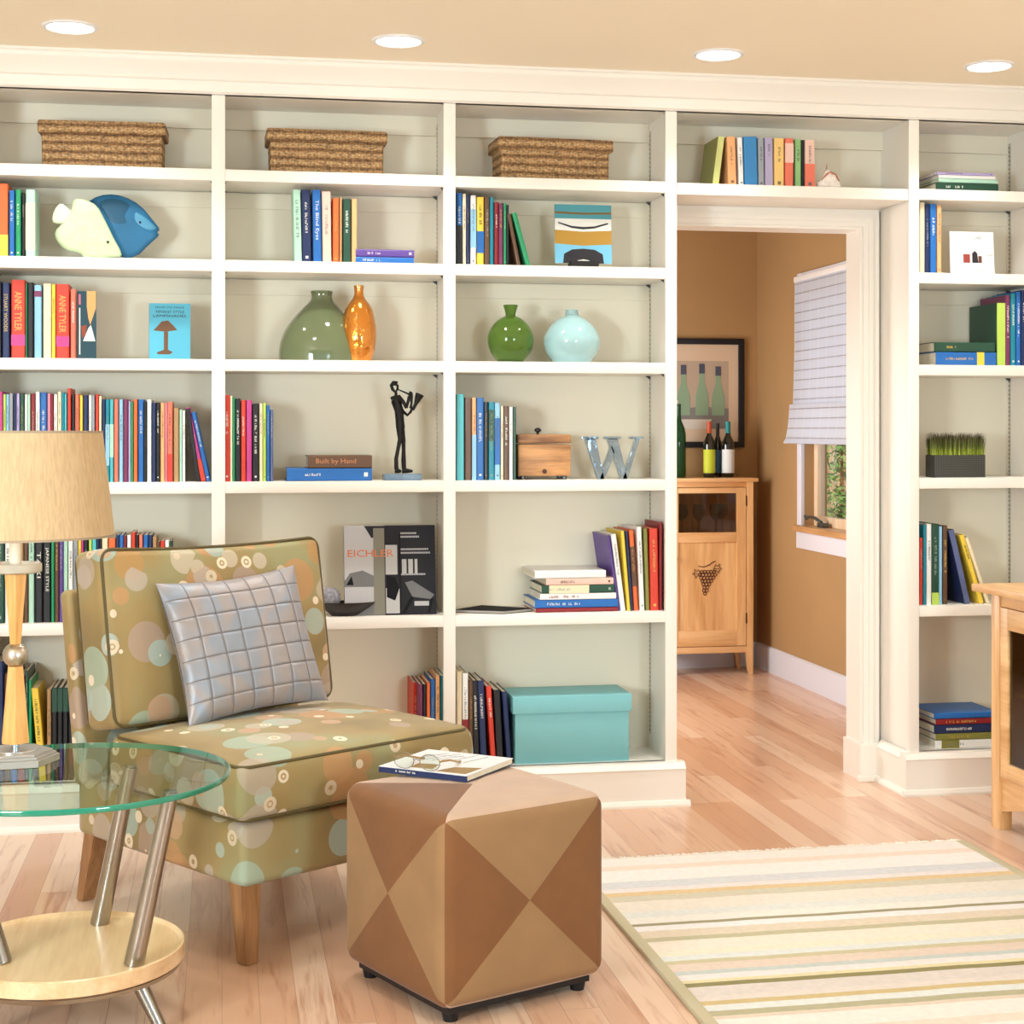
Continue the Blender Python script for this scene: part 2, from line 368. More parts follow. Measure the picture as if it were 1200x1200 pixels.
# door lining and casing
bm = B(); box(bm, DX1-.018, DX1, D-.012, D+.12, 0, DZ); box(bm, DX0, DX0+.018, D-.012, D+.12, 0, DZ); box(bm, DX0+.018, DX1-.018, D-.012, D+.12, DZ-.018, DZ)
ob('trim_1', bm, M_TRIM, kind='structure', smooth=False)
bm = B()
prism(bm, [(DX1-.008, 0), (2.39, 0), (2.39, DZ+.055), (1.55, DZ+.055), (1.55, DZ-.008), (DX1-.008, DZ-.008)], D-.022, D, 'Y')
prism(bm, [(DX1+.012, 0), (DX1+.03, 0), (DX1+.03, DZ+.028), (1.55, DZ+.028), (1.55, DZ+.01), (DX1+.012, DZ+.01)], D-.029, D-.022, 'Y')
ob('trim_2', bm, M_TRIM, kind='structure', smooth=False)
bm = B(); box(bm, DX1-.03, 2.388, D-.05, D-.022, 0, .135, bev=.003); box(bm, DX1-.03, DX1-.0181, D-.0219, D+.12, 0, .134); box(bm, DX1-.045, 2.388, D-.065, D-.05, 0, .022, bev=.003)
ob('trim_3', bm, M_TRIM, kind='structure', smooth=False)
# crown along the top of the bookcases
crown = [(-.004, 2.388), (-.014, 2.395), (-.014, 2.428), (-.024, 2.432), (-.028, 2.44), (-.045, 2.462), (-.062, 2.476), (-.066, 2.482), (-.066, 2.4945), (-.074, 2.498), (-.074, CEIL), (.02, CEIL), (.02, 2.388)]
bm = B(); prism(bm, crown, XL, XR, 'X'); ob('trim_4', bm, M_TRIM, kind='structure', smooth=True, angle=20)

# ------------------------------------------------------------------ bookcases
SZ = [2.145, 1.848, 1.521, 1.119, .665]; ST = .038; BZ = .15; TOPZ = 2.388
def standard(bm, x, y, side, z0=.2, z1=2.36):
    x0, x1 = (x, x+side*.002) if side > 0 else (x-.002, x)
    box(bm, x0, x1, y-.008, y+.008, z0, z1, mi=0)
    z = z0+.01
    while z < z1-.01:
        xx = (x1, x1+.0004) if side > 0 else (x0-.0004, x0)
        box(bm, xx[0], xx[1], y-.003, y+.003, z, z+.007, mi=1); z += .0159
M_HOLE = mat('standard_slots', '4a4a4e', .6)
def bookcase(root, posts, panels, shelves, zb):
    """posts [(x0,x1)]; bays lie between consecutive posts"""
    for x0, x1 in posts:
        bxo('face_post', (x0, x1, 0, .02, BZ-.03, TOPZ), M_TRIM, root, bev=.0015)
        xc = (x0+x1)/2; bxo('side_panel', (xc-.0095, xc+.0095, .02, D-.008, BZ-.03, TOPZ+.004), M_TRIM, root, bev=0)
    for (a0, a1), (b0, b1) in zip(posts, posts[1:]):
        la, lb = (a0+a1)/2+.0095, (b0+b1)/2-.0095
        for z in shelves:
            bxo('shelf', (la+.002, lb-.002, .004, D-.01, z-ST, z), M_TRIM, root, bev=.002)
            if z < 1.3: continue
            for x, s in ((la+.002, 1), (lb-.002, -1)):
                for y in (.035, D-.04):
                    bm = B(); prism(bm, [(x, z-ST-.012), (x, z-ST), (x+s*.014, z-ST), (x+s*.012, z-ST-.003)], y-.006, y+.006, 'Y')
                    ob('shelf_clip', bm, M_HOLE, root, smooth=False)
        bxo('shelf', (la, lb, .004, D-.01, BZ-.03, BZ), M_TRIM, root, bev=0)
        bxo('top_board', (la, lb, .02, D-.01, TOPZ+.002, TOPZ+.02), M_TRIM, root, bev=0)
        bxo('back_panel', (la, lb, D-.01, D-.002, 0, TOPZ+.02), M_BACKP, root, bev=0)
        bm = B(); box(bm, la, lb, D-.026, D-.01, TOPZ-.066, TOPZ+.002, bev=.002)
        ob('back_rail', bm, M_BACKP, root)
        for z in shelves[:2]: bxo('back_rail', (la, lb, D-.018, D-.01, z-ST-.055, z-ST-.002), M_BACKP, root, bev=.002)
        for x, s in ((la, 1), (lb, -1)):
            for y in (.035, D-.04):
                bm = B(); standard(bm, x, y, s); ob('shelf_standard', bm, [M_NICKEL, M_HOLE], root, smooth=False)
    xa, xb = posts[0][0], posts[-1][1]
    bxo('face_header', (xa, xb, -.002, .02, TOPZ, CEIL-.005), M_TRIM, root, bev=0)
def base(root, xa, xb, left=False, right=False):
    pr = lambda y: [(y+.002, 0), (-.028, 0), (-.028, BZ-.026), (-.03, BZ-.02), (-.022, BZ-.012), (-.012, BZ-.006), (-.012, BZ), (.02, BZ), (.02, 0)]
    bm = B(); prof = [(-.028, 0), (-.028, BZ-.028), (-.032, BZ-.022), (-.024, BZ-.014), (-.014, BZ-.004), (-.014, BZ), (.02, BZ), (.02, 0)]
    prism(bm, prof, xa-(.024 if left else 0), xb+(.024 if right else 0), 'X')
    ex = [(xb, 1)] if right else []
    if left: ex.append((xa, -1))
    for x, s in ex:
        q = [(x+s*.0, 0), (x+s*.024, 0), (x+s*.024, BZ-.028), (x+s*.028, BZ-.022), (x+s*.02, BZ-.014), (x+s*.012, BZ-.004), (x+s*.012, BZ), (x, BZ)]
        prism(bm, q, .0201, D-.05 if s < 0 else D, 'Y')
    ob('plinth', bm, M_TRIM, root, smooth=False)
    bm = B(); q = [(-.028, 0), (-.042, 0), (-.042, .008), (-.036, .02), (-.028, .022)]
    prism(bm, q, xa-(.038 if left else 0), xb+(.038 if right else 0), 'X')
    for x, s in ex: prism(bm, [(x+s*.024, 0), (x+s*.0379, 0), (x+s*.0379, .008), (x+s*.032, .0199), (x+s*.024, .0219)], -.0279, D-.066 if s < 0 else D, 'Y')
    ob('shoe_molding', bm, M_TRIM, root, smooth=False)
pw = .0405
P0 = (-.775, -.7345); P1 = (-.033, .0105); P2 = (.733, .7735); P3 = (1.503, 1.5435); P4 = (2.393, 2.4315); P5 = (2.89, 2.93)
root = thing('built_in_bookcase', 'large cream built-in bookcase left of the doorway, three filled bays wide', 'bookcase', (0, 0, 0))
posts = [(P0[0]-1.51, P0[1]-1.51), (P0[0]-.755, P0[1]-.755), P0, P1, P2, P3]
bookcase(root, posts, None, SZ, BZ); base(root, posts[0][0], P3[1], right=True)
root = thing('built_in_bookcase', 'narrow cream built-in bookcase right of the doorway, holding the potted grass', 'bookcase', (0, 0, 0))
bookcase(root, [P4, P5], None, SZ, BZ); base(root, P4[0], P5[1], left=True)
root = thing('bridge_shelf', 'cream shelf bay bridging over the doorway with pastel books on it', 'shelf', (0, 0, 2.1))
la, lb = 1.533, 2.403
bxo('shelf', (la-.0+.012, lb-.012, 0, D-.024, 2.142-.04-2.1, 2.142-2.1), M_TRIM, root, bev=.002)
bxo('back_panel', (la, lb, D-.01, D-.002, .0, TOPZ+.02-2.1), M_BACKP, root, bev=0)
bxo('back_rail', (la, lb, D-.026, D-.01, TOPZ-.066-2.1, TOPZ+.002-2.1), M_BACKP, root)
bxo('top_board', (la, lb, .02, D-.01, TOPZ+.002-2.1, TOPZ+.02-2.1), M_TRIM, root, bev=0)
bxo('face_header', (P3[1], P4[0], -.002, .02, TOPZ-2.1, CEIL-.005-2.1), M_TRIM, root, bev=0)

# ------------------------------------------------------------------ ceiling lights
M_EMIT = mat('lamp_glow', 'fffaf0', .5, emit=9)
for i, (x, lab) in enumerate(((-.45, 'leftmost recessed ceiling light, above the left basket'), (.543, 'recessed ceiling light above the middle wicker box'),
                              (1.581, 'recessed ceiling light above the pastel books over the doorway'), (2.52, 'recessed ceiling light furthest right, over the narrow bookcase'))):
    r = thing('recessed_light', 'round '+lab, 'ceiling light', (x, -.355, CEIL), group='recessed ceiling lights')
    bm = B(); lathe(bm, [(.068, -.001), (.07, -.006), (.08, -.005), (.084, 0), (.068, 0)], 40); ob('trim_ring', bm, M_WHITE, r)
    bm = B(); lathe(bm, [(.0, -.009), (.035, -.008), (.06, -.004), (.068, -.0015), (.0, -.0012)], 32); ob('lamp_lens', bm, M_EMIT, r, label='glowing white lamp lens')
    ld = bpy.data.lights.new('can', 'SPOT'); ld.energy = 36; ld.spot_size = R(120); ld.spot_blend = .8; ld.shadow_soft_size = .05; ld.color = (.96, .97, .95)
    lo = bpy.data.objects.new('recessed_lamp_light', ld); C.objects.link(lo); lo.parent = r; lo.location = (0, 0, -.02)

# ------------------------------------------------------------------ books
PAL = {'red': 'd8402c', 'dark red': '8c2026', 'navy': '1d2c58', 'blue': '2068b4', 'sky blue': '93c6e4', 'teal': '12849a', 'green': '1f9460', 'dark green': '1f4a38',
 'lime': 'bcd860', 'yellow': 'f2cf48', 'cream': 'f0e0bc', 'white': 'f2f0ec', 'black': '19191e', 'grey': '9a9fa6', 'purple': '5e4292', 'plum': '7a3058', 'pink': 'e08a9c',
 'magenta': 'c4408a', 'orange': 'ea6c34', 'peach': 'f2b078', 'brown': '64452e', 'tan': 'b48c60', 'lilac': 'b8a8d6', 'mint': 'b4dcc6', 'olive': '86843f', 'aqua': '54bcc4', 'salmon': 'e87860', 'slate': '5c6690', 'pale pink': 'ecc4b4', 'soft yellow': 'f0c87c', 'soft green': '8fbc7c', 'pale lime': 'cdd084', 'mid blue': '3a86c2', 'dusty lilac': 'b4a8c8'}
BM = {k: mat('book_cloth_'+k.replace(' ', '_'), v, .45, coat=.04) for k, v in PAL.items()}
M_LW = mat('print_white', 'f0ece0', .5); M_LG = mat('print_gold', 'd8b25a', .4); M_LD = mat('print_dark', '26222a', .5)
DARK = {'red', 'dark red', 'navy', 'blue', 'teal', 'green', 'dark green', 'black', 'purple', 'plum', 'magenta', 'orange', 'brown', 'olive', 'slate'}
def title_marks(bm, w, h, rnd):
    """small illegible letter strokes running down the spine"""
    s = min(w*.34, .008); z = h*(.9-.12*rnd.random()); end = h*(.35+.3*rnd.random()); n = 0
    while z > end and n < 26:
        L = s*(.35+.45*rnd.random())
        if rnd.random() > .16:
            for k in range(rnd.choice((1, 2, 2))):
                zz = z-L*(k*.62); box(bm, -s/2, s/2*(1 if rnd.random() > .4 else .45), -.0007, -.0001, zz-L*.3, zz)
            if rnd.random() > .4:
                xx = rnd.choice((-s/2, s/2-.2*s)); box(bm, xx, xx+s*.2, -.00075, -.0001, z-L, z)
        z -= L*1.35; n += 1
def blend(col, h, f=.6):
    a = [int(PAL[col][i:i+2], 16) for i in (0, 2, 4)]; b = [int(h[i:i+2], 16) for i in (0, 2, 4)]
    c = ''.join('%02x' % round(x*(1-f)+y*f) for x, y in zip(a, b)); return mat('print_'+c, c, .5)
def book(X, z, w, h, d, y, col, label, group, name='book', lean=0, yaw=0, lying=False, text=None, tcol=None, band=None, foot=True, seed=0, marks=True, textw=.62):
    rnd = random.Random(seed)
    if lying: rot, loc = (0, -math.pi/2, yaw), (X, y, z+w/2)
    else:
        loc = (X, y, z+abs(math.sin(lean))*w/2); rot = (0, lean, yaw)
    r = thing(name, label, 'book', loc, rot, group)
    t = min(.0022, w*.16); c = min(w*.22, .003)
    hard = d > .165 and w > .012
    bm = B()
    prism(bm, [(-w/2, d), (-w/2, c*1.3), (-w/2+c*.5, c*.35), (-w/2+c*1.4, 0), (w/2-c*1.4, 0), (w/2-c*.5, c*.35), (w/2, c*1.3), (w/2, d), (w/2-t, d), (w/2-t, t+c*.5), (-w/2+t, t+c*.5), (-w/2+t, d)], 0, h, 'Z')
    ob('cover', bm, BM[col], r, smooth=False)
    e = .0035 if hard else .0006
    bm = B(); box(bm, -w/2+t, w/2-t, t+c*.5, d-e, e, h-e); ob('page_block', bm, M_PAGE, r, smooth=False)
    tm = tcol or blend(col, rnd.choice(('f0ece0', 'f0ece0', 'd8b25a')) if col in DARK else '302a30')
    if band:
        bm = B(); c0, z0, z1 = band; box(bm, -w/2-.0002, w/2+.0002, -.0003, .004, h*z0, h*z1); ob('spine_band', bm, BM[c0], r, smooth=False, label=c0+' spine band')
    if text:
        bm = text_bm(text, width=h*textw, height=w*.5); put(bm, SPINE, (0, -.0008, h*(.5+(.8-textw)/3)))
        ob('spine_title', bm, tm, r, smooth=False)
    elif marks and w > .008 and rnd.random() < (.8 if w > .017 or tcol else .55):
        bm = B(); title_marks(bm, w, h, rnd)
        ob('spine_title', bm, tm, r, smooth=False)
        if foot and rnd.random() > .6: bxo('publisher_mark', (-w*.16, w*.16, -.0007, -.0001, h*.05, h*.05+w*.3), tm, r, bev=0, smooth=False)
    return r
ORD = 'first second third fourth fifth sixth seventh eighth ninth tenth eleventh twelfth thirteenth fourteenth fifteenth sixteenth seventeenth eighteenth nineteenth twentieth'.split()
def row(spec, shelf, y, where, group, d=.17, name='book'):
    items = [s.strip().split(',') for s in spec.strip().split(';') if s.strip()]
    data = []
    for it in items:
        u0, u1, v = float(it[0]), float(it[1]), float(it[2]); col = it[3]; opt = dict(o.split('=', 1) for o in it[4:])
        data.append((u0, u1, v, col, opt))
    names = []
    for i, (u0, u1, v, col, opt) in enumerate(data):
        w = u1-u0; th = 'thin' if w < 4.2 else ('thick' if w > 8 else 'slim')
        le = 'leaning ' if abs(float(opt.get('L', 0))) > 3 else ''
        a = data[i-1][3] if i else None; b = data[i+1][3] if i < len(data)-1 else None
        if 'n' in opt: lab = opt['n']
        elif a and b: lab = f'{th} {le}{col} book between {a} and {b} ones, {where}'
        elif b: lab = f'{th} {le}{col} book at left end, {where}'
        else: lab = f'{th} {le}{col} book at right end, {where}'
        names.append(lab)
    used = {}
    for i, n in enumerate(names): used.setdefault(n, []).append(i)
    for n, ix in used.items():
        if len(ix) > 1:
            for k, i in enumerate(ix):
                pos = 'leftmost' if k == 0 else ('rightmost' if k == len(ix)-1 else 'middle')
                names[i] = pos+' such '+n if False else n.replace(' book ', ' book, '+pos+' of those ', 1)
    for i, (u0, u1, v, col, opt) in enumerate(data):
        dd = float(opt.get('d', d)); yy = y+float(opt.get('y', random.Random(i*7+int(u0)).uniform(0, .006)))
        X0, X1 = wx(u0, yy), wx(u1, yy); um = (u0+u1)/2
        h = wz(um, v, yy)-shelf; lean = 0
        if 'L' in opt:
            dX = float(opt['L'])*5.5/FPX; lean = math.atan2(dX, h); h = math.hypot(h, dX)*.995
        w = (X1-X0)-.0005
        if 'L' in opt: w *= math.cos(lean)
        tc = {'w': M_LW, 'g': M_LG, 'd': M_LD}.get(opt.get('tc'))
        bd = None
        if 'b' in opt:
            q = opt['b'].split(':'); bd = (q[0], float(q[1]), float(q[2]))
        book((X0+X1)/2, shelf, w, h, dd, yy, col, names[i], group, lean=lean, text=opt.get('t'), marks='marks' not in opt, tcol=tc, band=bd, seed=int(u0*13+v), textw=float(opt.get('tw', .62)))

W = 'on the fish shelf'
row('''-5,9.3,215,orange,n=multicoloured thick book at left end beside the fish shelf's blue book,b=yellow:0:.3;10.5,17,223,blue,tc=w;18,24.3,222,green,tc=w;25.5,29.2,226,black;30,41,222,mint,tc=d,b=cream:.1:.8''',
    SZ[1], .03, W, 'books on the shelf with the two fish', .14)
W = 'left of lamp-picture book'
row('''-6,1.6,330,black;2.5,11,331,navy,t=STUART WOODS,tc=g,n=navy novel with pale vertical lettering at far left of red novels,tw=.5;13,29.5,328,red,t=ANNE TYLER,tc=g,tw=.5,n=fat red novel with gold lettering beside the navy novel,b=magenta:.16:.3;30.2,31.6,332,green;32,39,331,black;40,48.6,334,sky blue,b=plum:.84:.92;50.5,60,332,cream;60.5,65,333,yellow;65.5,81,333,red,t=ANNE TYLER,tc=g,tw=.5,n=fat red novel with gold lettering beside the portrait-cover book,b=magenta:.16:.3;82.5,89,339,salmon,tc=w''',
    SZ[2], .03, W, 'paperbacks on the shelf with the small blue book', .11)
W = 'in long row above lampshade'
row('''-4,3,459,magenta;3.6,7,462,lime;7.2,10.5,462,sky blue;10.7,15,461,grey;16,19,461,navy;19.1,23,461,lilac;23.2,28.4,461,dark green,b=cream:0:.55;29,32,462,white;32.2,35.4,462,mint;36,41,461,dark red;41.5,46.5,459,white;47,55,460,blue,tc=w;55.5,59,461,pink;59.2,62.2,462,dark red;63,67,462,white;67.5,72,459,cream;72.2,75.2,460,teal;75.4,78.2,461,aqua;79,83,455,red;84,87.6,462,black;88,92.6,462,salmon;93.4,97,463,yellow;97.5,103,463,navy;104,107.4,463,white;107.6,111,463,grey;112,115.6,462,red;116,119,464,cream;119.5,123.2,468,navy;123.6,128.2,468,teal,b=sky blue:.2:.7;128.6,133,468,aqua,b=mint:.3:.7;133.6,138.6,468,salmon;139.5,144.2,468,sky blue;144.6,150.2,468,plum;150.5,153,470,lilac;153.1,156,471,green;156.5,161.2,468,orange;162,168.4,468,blue,tc=w;168.5,171.6,471,black;172.4,177.5,468,white;178,182.6,472,navy,tc=w;182.9,187.6,472,black,tc=w;188,193,472,peach;193.3,196,472,pink;196.1,202.4,471,salmon,b=red:0:.35;203.5,209.6,478,tan;210.3,213.6,480,mint;213.9,217,481,white;230,235.2,479,black,L=-12;236,241.4,478,magenta,L=-18,b=red:0:.3;241.8,247.2,483,blue,L=-17,tc=w''',
    SZ[3], .03, W, 'books in the long row above the lampshade', .17)
W = 'in row behind armchair'
row('''-6,5,624,dark green;5.8,12.4,626,white,tc=d;12.8,15,627,dark red;15.5,21,625,sky blue;21.4,27.2,626,tan;27.8,33,625,brown;33.4,40,626,mint,tc=d;41,50,628,black,t=TAXI,tc=w,tw=.3,n=thick black book with pale letters beside the japanese style book;50.4,59.5,626,black,t=JAPANESE STYLE,tc=w,tw=.5,n=thick black book titled japanese style behind the lamp;60,63.5,627,green;64,69,627,brown,tc=g;69.4,74,627,purple;74.5,79.2,626,mint;80,85.5,626,white,tc=d;86,91,626,grey;91.5,95.2,626,yellow;95.4,97.6,626,magenta;98,103.2,626,black;104,107.6,627,lime;108,113,625,aqua;113.4,116,627,navy;116.2,119,627,black;119.5,126.2,627,cream;127,135.6,631,orange;136,139.6,627,navy;139.9,144.8,627,blue;145,148.2,628,dark red;149,153.5,627,white;154,158.6,624,red;159,162.6,627,black;163,167.2,627,salmon;168,173.6,627,blue;174,178.6,627,navy;179,183.6,629,tan;184,187.6,635,brown;188,192.8,634,red;193.4,198.6,633,white;199,201.4,634,dark green;207,214,645,black,L=-4''',
    SZ[4], .035, W, 'books in the row behind the armchair', .16)
W = 'on bottom shelf behind lamp'
row('''-8,4,775,navy;5,12,790,brown;12.5,20,785,blue;20.5,29,792,dark red;29.5,33,786,dark green;33.4,37,797,green;46,54.5,806,yellow,L=-9,tc=d;55,60,808,tan;61,66.8,806,black,b=dark green:.74:.995,marks=0,n=leftmost of the matching black-and-green volumes behind lamp base;67.4,73.2,806,black,b=dark green:.74:.995,n=second from left of the matching black-and-green volumes behind lamp;73.8,79.6,806,black,b=dark green:.74:.995,n=third from left of the matching black-and-green volumes behind lamp;80.2,86,806,black,b=dark green:.74:.995,n=rightmost of the matching black-and-green volumes behind lamp''',
    BZ, .04, W, 'books on the bottom shelf behind the lamp', .2)
W = 'above the glass vases'
row('''345,354,222,mint,L=-2;354.6,365,222,navy,L=-1.5,tc=w;367,377,222,blue,L=-1.2,t=The Blind Eyes,tc=w,tw=.55;378,388.6,224,pale pink,L=-1;390,397.2,232,orange;397.8,401,231,tan;402,411.2,233,dark green,tc=w;412,418.4,233,peach''',
    SZ[1], .03, W, 'books on the shelf above the green and amber vases', .14)
W = 'left of bronze figure'
row('''262.6,269.4,463,red,tc=w;269.6,272.4,464,cream;272.6,275.4,465,green;275.7,282,467,black,tc=w;282.5,288,469,red,tc=w;288.7,295.3,469,magenta,tc=w;296,303.4,473,black,tc=w;304,307.8,473,cream;308,312,472,lime;312.4,316.2,475,blue;316.6,320.4,480,slate''',
    SZ[3], .025, W, 'books left of the bronze figure', .17)
W = 'bottom shelf behind seat cushion'
row('''484,489.8,800,red,y=.06;490.6,495.4,802,plum;495.7,499.6,802,black;500.2,504.2,800,orange;504.8,510,796,blue;510.6,515.6,792,peach;516,521.8,792,teal''',
    BZ, .04, W, 'books on the bottom shelf behind the armchair seat', .19)
W = 'left of banded picture'
row('''535,541.6,226,blue,b=black:0:.55,tc=w;542,546.4,227,cream;546.7,550.4,228,navy;551.5,558,229,white,b=sky blue:.25:.8;559,567.2,231,yellow,b=blue:.18:.5,tc=d;568,574,231,brown;574.3,578.6,231,teal;579.2,584.4,237,dark red,tc=w;584.7,589.6,238,plum,tc=g;590,593.4,238,green;593.7,596.4,240,black;606,610.4,251,brown,L=-12;616.4,622,250,green,L=-17,tc=w''',
    SZ[1], .03, W, 'books left of the banded picture', .15)
W = 'left of wooden box'
row('''534.6,544,462,aqua,marks=0;545,552.8,466,brown,tc=g;553.3,558.2,466,peach,b=sky blue:0:.55;558.7,567,466,blue,tc=w;567.5,572.4,471,black;572.8,579.6,471,teal,b=dark green:.5:.9;580,586.2,472,sky blue,b=blue:.2:.8;587,590,476,cream;590.4,596.4,476,brown,tc=w;597,601,477,white;601.4,605,477,dark green''',
    SZ[3], .03, W, 'books left of the lidded wooden box', .18)
W = 'above turquoise box'
row('''724.4,727,627,purple,L=-13.5,d=.23;727.4,733.4,626,white,L=-12,d=.23;735.4,739.2,622,yellow,L=-8,d=.22;739.5,742.4,622,navy,L=-7;743,748.4,621,orange,L=-6.5,b=brown:.3:.8,d=.22;750,755.6,617,white,L=-4;757,761.6,619,olive,L=-3;762.6,772.2,619,red,L=-1.5,tc=g;772.8,776.4,612,dark red''',
    SZ[4], .035, W, 'standing books above the turquoise box', .2)
W = 'left of turquoise box'
row('''535,541.4,787,cream,tc=d;542,548.8,789,white,b=dark red:0:.5;549.4,554.4,797,brown;555,562,797,black,tc=w,L=-2;563.4,571,797,navy,tc=w,L=-4;575.5,581.6,804,red,tc=w,L=-6;582.6,590.4,808,black,tc=g,L=-4.5;594,600,810,navy,L=-6''',
    BZ, .04, W, 'books left of the turquoise box', .2)
W = 'over the doorway'
row('''835,842,160,olive,b=pale lime:0:1,marks=0,L=7.5,n=lime-spined book leaning right with olive cover over the doorway;853.6,863.6,160,peach,L=-2;866,872,161,white,L=-2;873,888.4,160,mid blue,L=-1.6,marks=0;889,896,161,grey,L=-1;897,906.4,161,dusty lilac,L=-.6;907.4,919,162,soft yellow;920.2,930,162,salmon,b=pale pink:.5:.9;932,939,163,soft green;939.6,942.6,164,black;943.2,955,164,pale pink,b=salmon:0:.5''',
    2.142, .03, W, 'pastel books over the doorway', .17)
W = 'beside white photo card'
row('''1077.6,1084,237,cream,n=slim cream book at left end beside white photo card;1084.4,1089.8,239,navy;1090.2,1097.8,239,blue,tc=w;1098.4,1103.6,241,peach''',
    SZ[1], .03, W, 'books left of the white photo card', .15)
W = 'right bookcase middle shelf'
row('''1168.6,1178,355,dark green,n=dark green-covered book with lime spine beside the plum one on right bookcase,b=lime:0:1,marks=0,d=.22;1178.6,1184,346,plum,tc=w,d=.2;1184.6,1190.4,344,teal,tc=w;1191,1196.4,342,blue,tc=w;1197,1203,340,navy,tc=w;1203.6,1208,341,sky blue''',
    SZ[2], .03, W, 'upright books on the middle shelf of the narrow bookcase', .19)
W = 'below the potted grass'
row('''1077.6,1081.6,630,red;1082,1085.6,615,teal;1086,1092,614,white;1092.6,1100.4,614,dark green,b=lime:0:.15;1100.8,1104.4,617,sky blue;1105,1110.6,616,brown,tc=g;1131,1137,621,navy,b=slate:0:1,marks=0,L=-22,d=.2,n=leaning navy book with blue-grey spine below the potted grass;1148,1153.6,627,yellow,L=-27,d=.18,tc=d;1156.4,1160.6,630,cream,L=-29,d=.18''',
    SZ[4], .035, W, 'books on the shelf below the potted grass', .19)
# lying books: (u0,u1,v_top,v_bottom,colour,depth,label,text)
def stack(items, shelf, y, group, flat=None):
    z = shelf
    for u0, u1, v0, v1, col, d, lab, kw in items:
        X0, X1 = wx(u0, y), wx(u1, y); um = (u0+u1)/2
        t = abs(wz(um, v0, y)-wz(um, v1, y))
        book(X1, z+.0003, t-.0006, X1-X0, d, y, col, lab, group, lying=True, seed=int(u0+v0), **kw); z += t
stack([(417, 485, 300, 307.5, 'blue', .14, 'blue book lying under the purple book beside the orange-spined row', {'tcol': M_LW}),
       (417, 485.5, 291, 300, 'purple', .14, 'purple book lying on top of a blue one above the amber vase', {'tcol': M_LW})], SZ[1], .03, 'lying books above the amber vase')
stack([(336, 436, 549, 564, 'blue', .2, 'wide bright blue book lying under the brown book', {'tcol': M_LW}),
       (360.5, 436, 534, 549, 'brown', .17, 'brown book titled built by hand lying on the blue book', {'text': 'Built by Hand', 'tcol': mat('print_copper', 'd08a58', .5), 'textw': .62})], SZ[3], .03, 'lying books beside the bronze figure')
stack([(628, 724, 714.5, 719.5, 'dark red', .22, 'dark red book at the very bottom of the stack above the turquoise box', {}),
       (627, 724, 705, 714.5, 'blue', .22, 'blue book second from bottom in the stack above the turquoise box', {'tcol': M_LW}),
       (633, 722, 697.5, 705, 'white', .22, 'white-spined book on the blue one in the stack above the turquoise box', {'tcol': BM['dark red']}),
       (635, 720, 688, 697.5, 'dark green', .22, 'dark green book midway up the stack above the turquoise box', {'band': ('cream', .35, .9)}),
       (640, 719, 680, 688, 'pale pink', .2, 'pale pink book under the top one of the stack', {'tcol': BM['brown']}),
       (627, 710, 671, 680, 'white', .23, 'white book on top of the stack above the turquoise box', {'marks': False})], SZ[4], .035, 'stack of lying books above the turquoise box')
stack([(1097, 1170, 215, 224.5, 'dark green', .18, 'dark green book at bottom of the small stack on the topmost right shelf', {'tcol': M_LW}),
       (1100, 1169, 210, 215, 'mint', .18, 'mint green book on the dark green one, topmost right shelf', {}),
       (1100, 1167, 206, 210, 'white', .18, 'white book beneath the lilac one, topmost right shelf', {}),
       (1098, 1165, 202.5, 206, 'lilac', .17, 'lilac book on top of the small stack, topmost right shelf', {})], SZ[0], .03, 'small stack on the topmost right shelf')
stack([(1097, 1167.5, 411.5, 427, 'blue', .17, 'blue-spined book lying under a green one on the right bookcase', {'band': ('yellow', .2, .32), 'tcol': M_LG}),
       (1095, 1166, 400, 411.5, 'dark green', .17, 'green book with gold letters lying on a blue one on the right bookcase', {'tcol': M_LG})], SZ[2], .03, 'two lying books on the right bookcase')
stack([(1096, 1170, 863, 872.5, 'white', .21, 'white book with green patch at bottom of floor-level stack, right bookcase', {'band': ('olive', .62, .9)}),
       (1097, 1170, 855, 863, 'olive', .21, 'olive book on the white one in floor-level stack, right bookcase', {}),
       (1095, 1170, 845, 855, 'navy', .21, 'navy book between red and olive ones in floor-level stack, right bookcase', {'tcol': M_LW}),
       (1097, 1170, 838, 845, 'dark red', .21, 'dark red book second from top in floor-level stack, right bookcase', {'tcol': M_LG}),
       (1095, 1170, 831, 838, 'blue', .21, 'blue picture-covered book on top of floor-level stack, right bookcase', {'marks': False})], BZ, .035, 'stack of lying books at the bottom of the narrow bookcase')
# flat black portfolio on the shelf above the turquoise box
def slab(name, label, cat, pts, z0, z1, mats, group=None):
    xs = sum(p[0] for p in pts)/4; ys = sum(p[1] for p in pts)/4
    r = thing(name, label, cat, (xs, ys, z0), group=group); L = [(p[0]-xs, p[1]-ys) for p in pts]
    t = z1-z0
    bm = B(); prism(bm, L, 0, t*.18, 'Z'); prism(bm, L, t*.82, t, 'Z'); ob('cover', bm, mats[0], r, smooth=False)
    bm = B(); prism(bm, [(a*.985, b*.985) for a, b in L], t*.18, t*.82, 'Z'); ob('page_block', bm, mats[1], r, smooth=False)
    return r, L
q = [fl(538, 715, SZ[4]), fl(588, 722.5, SZ[4]), (1.07, .16), (.93, .21)]
q = [(.785, .085), (.94, .012), (1.05, .075), (.895, .20)]
slab('portfolio', 'flat black-covered thin book lying left of the book stack', 'book', q, SZ[4], SZ[4]+.012, (mat('matt_black_cover', '121216', .7, spec=.15), mat('page_grey', 'a8a098', .7)))

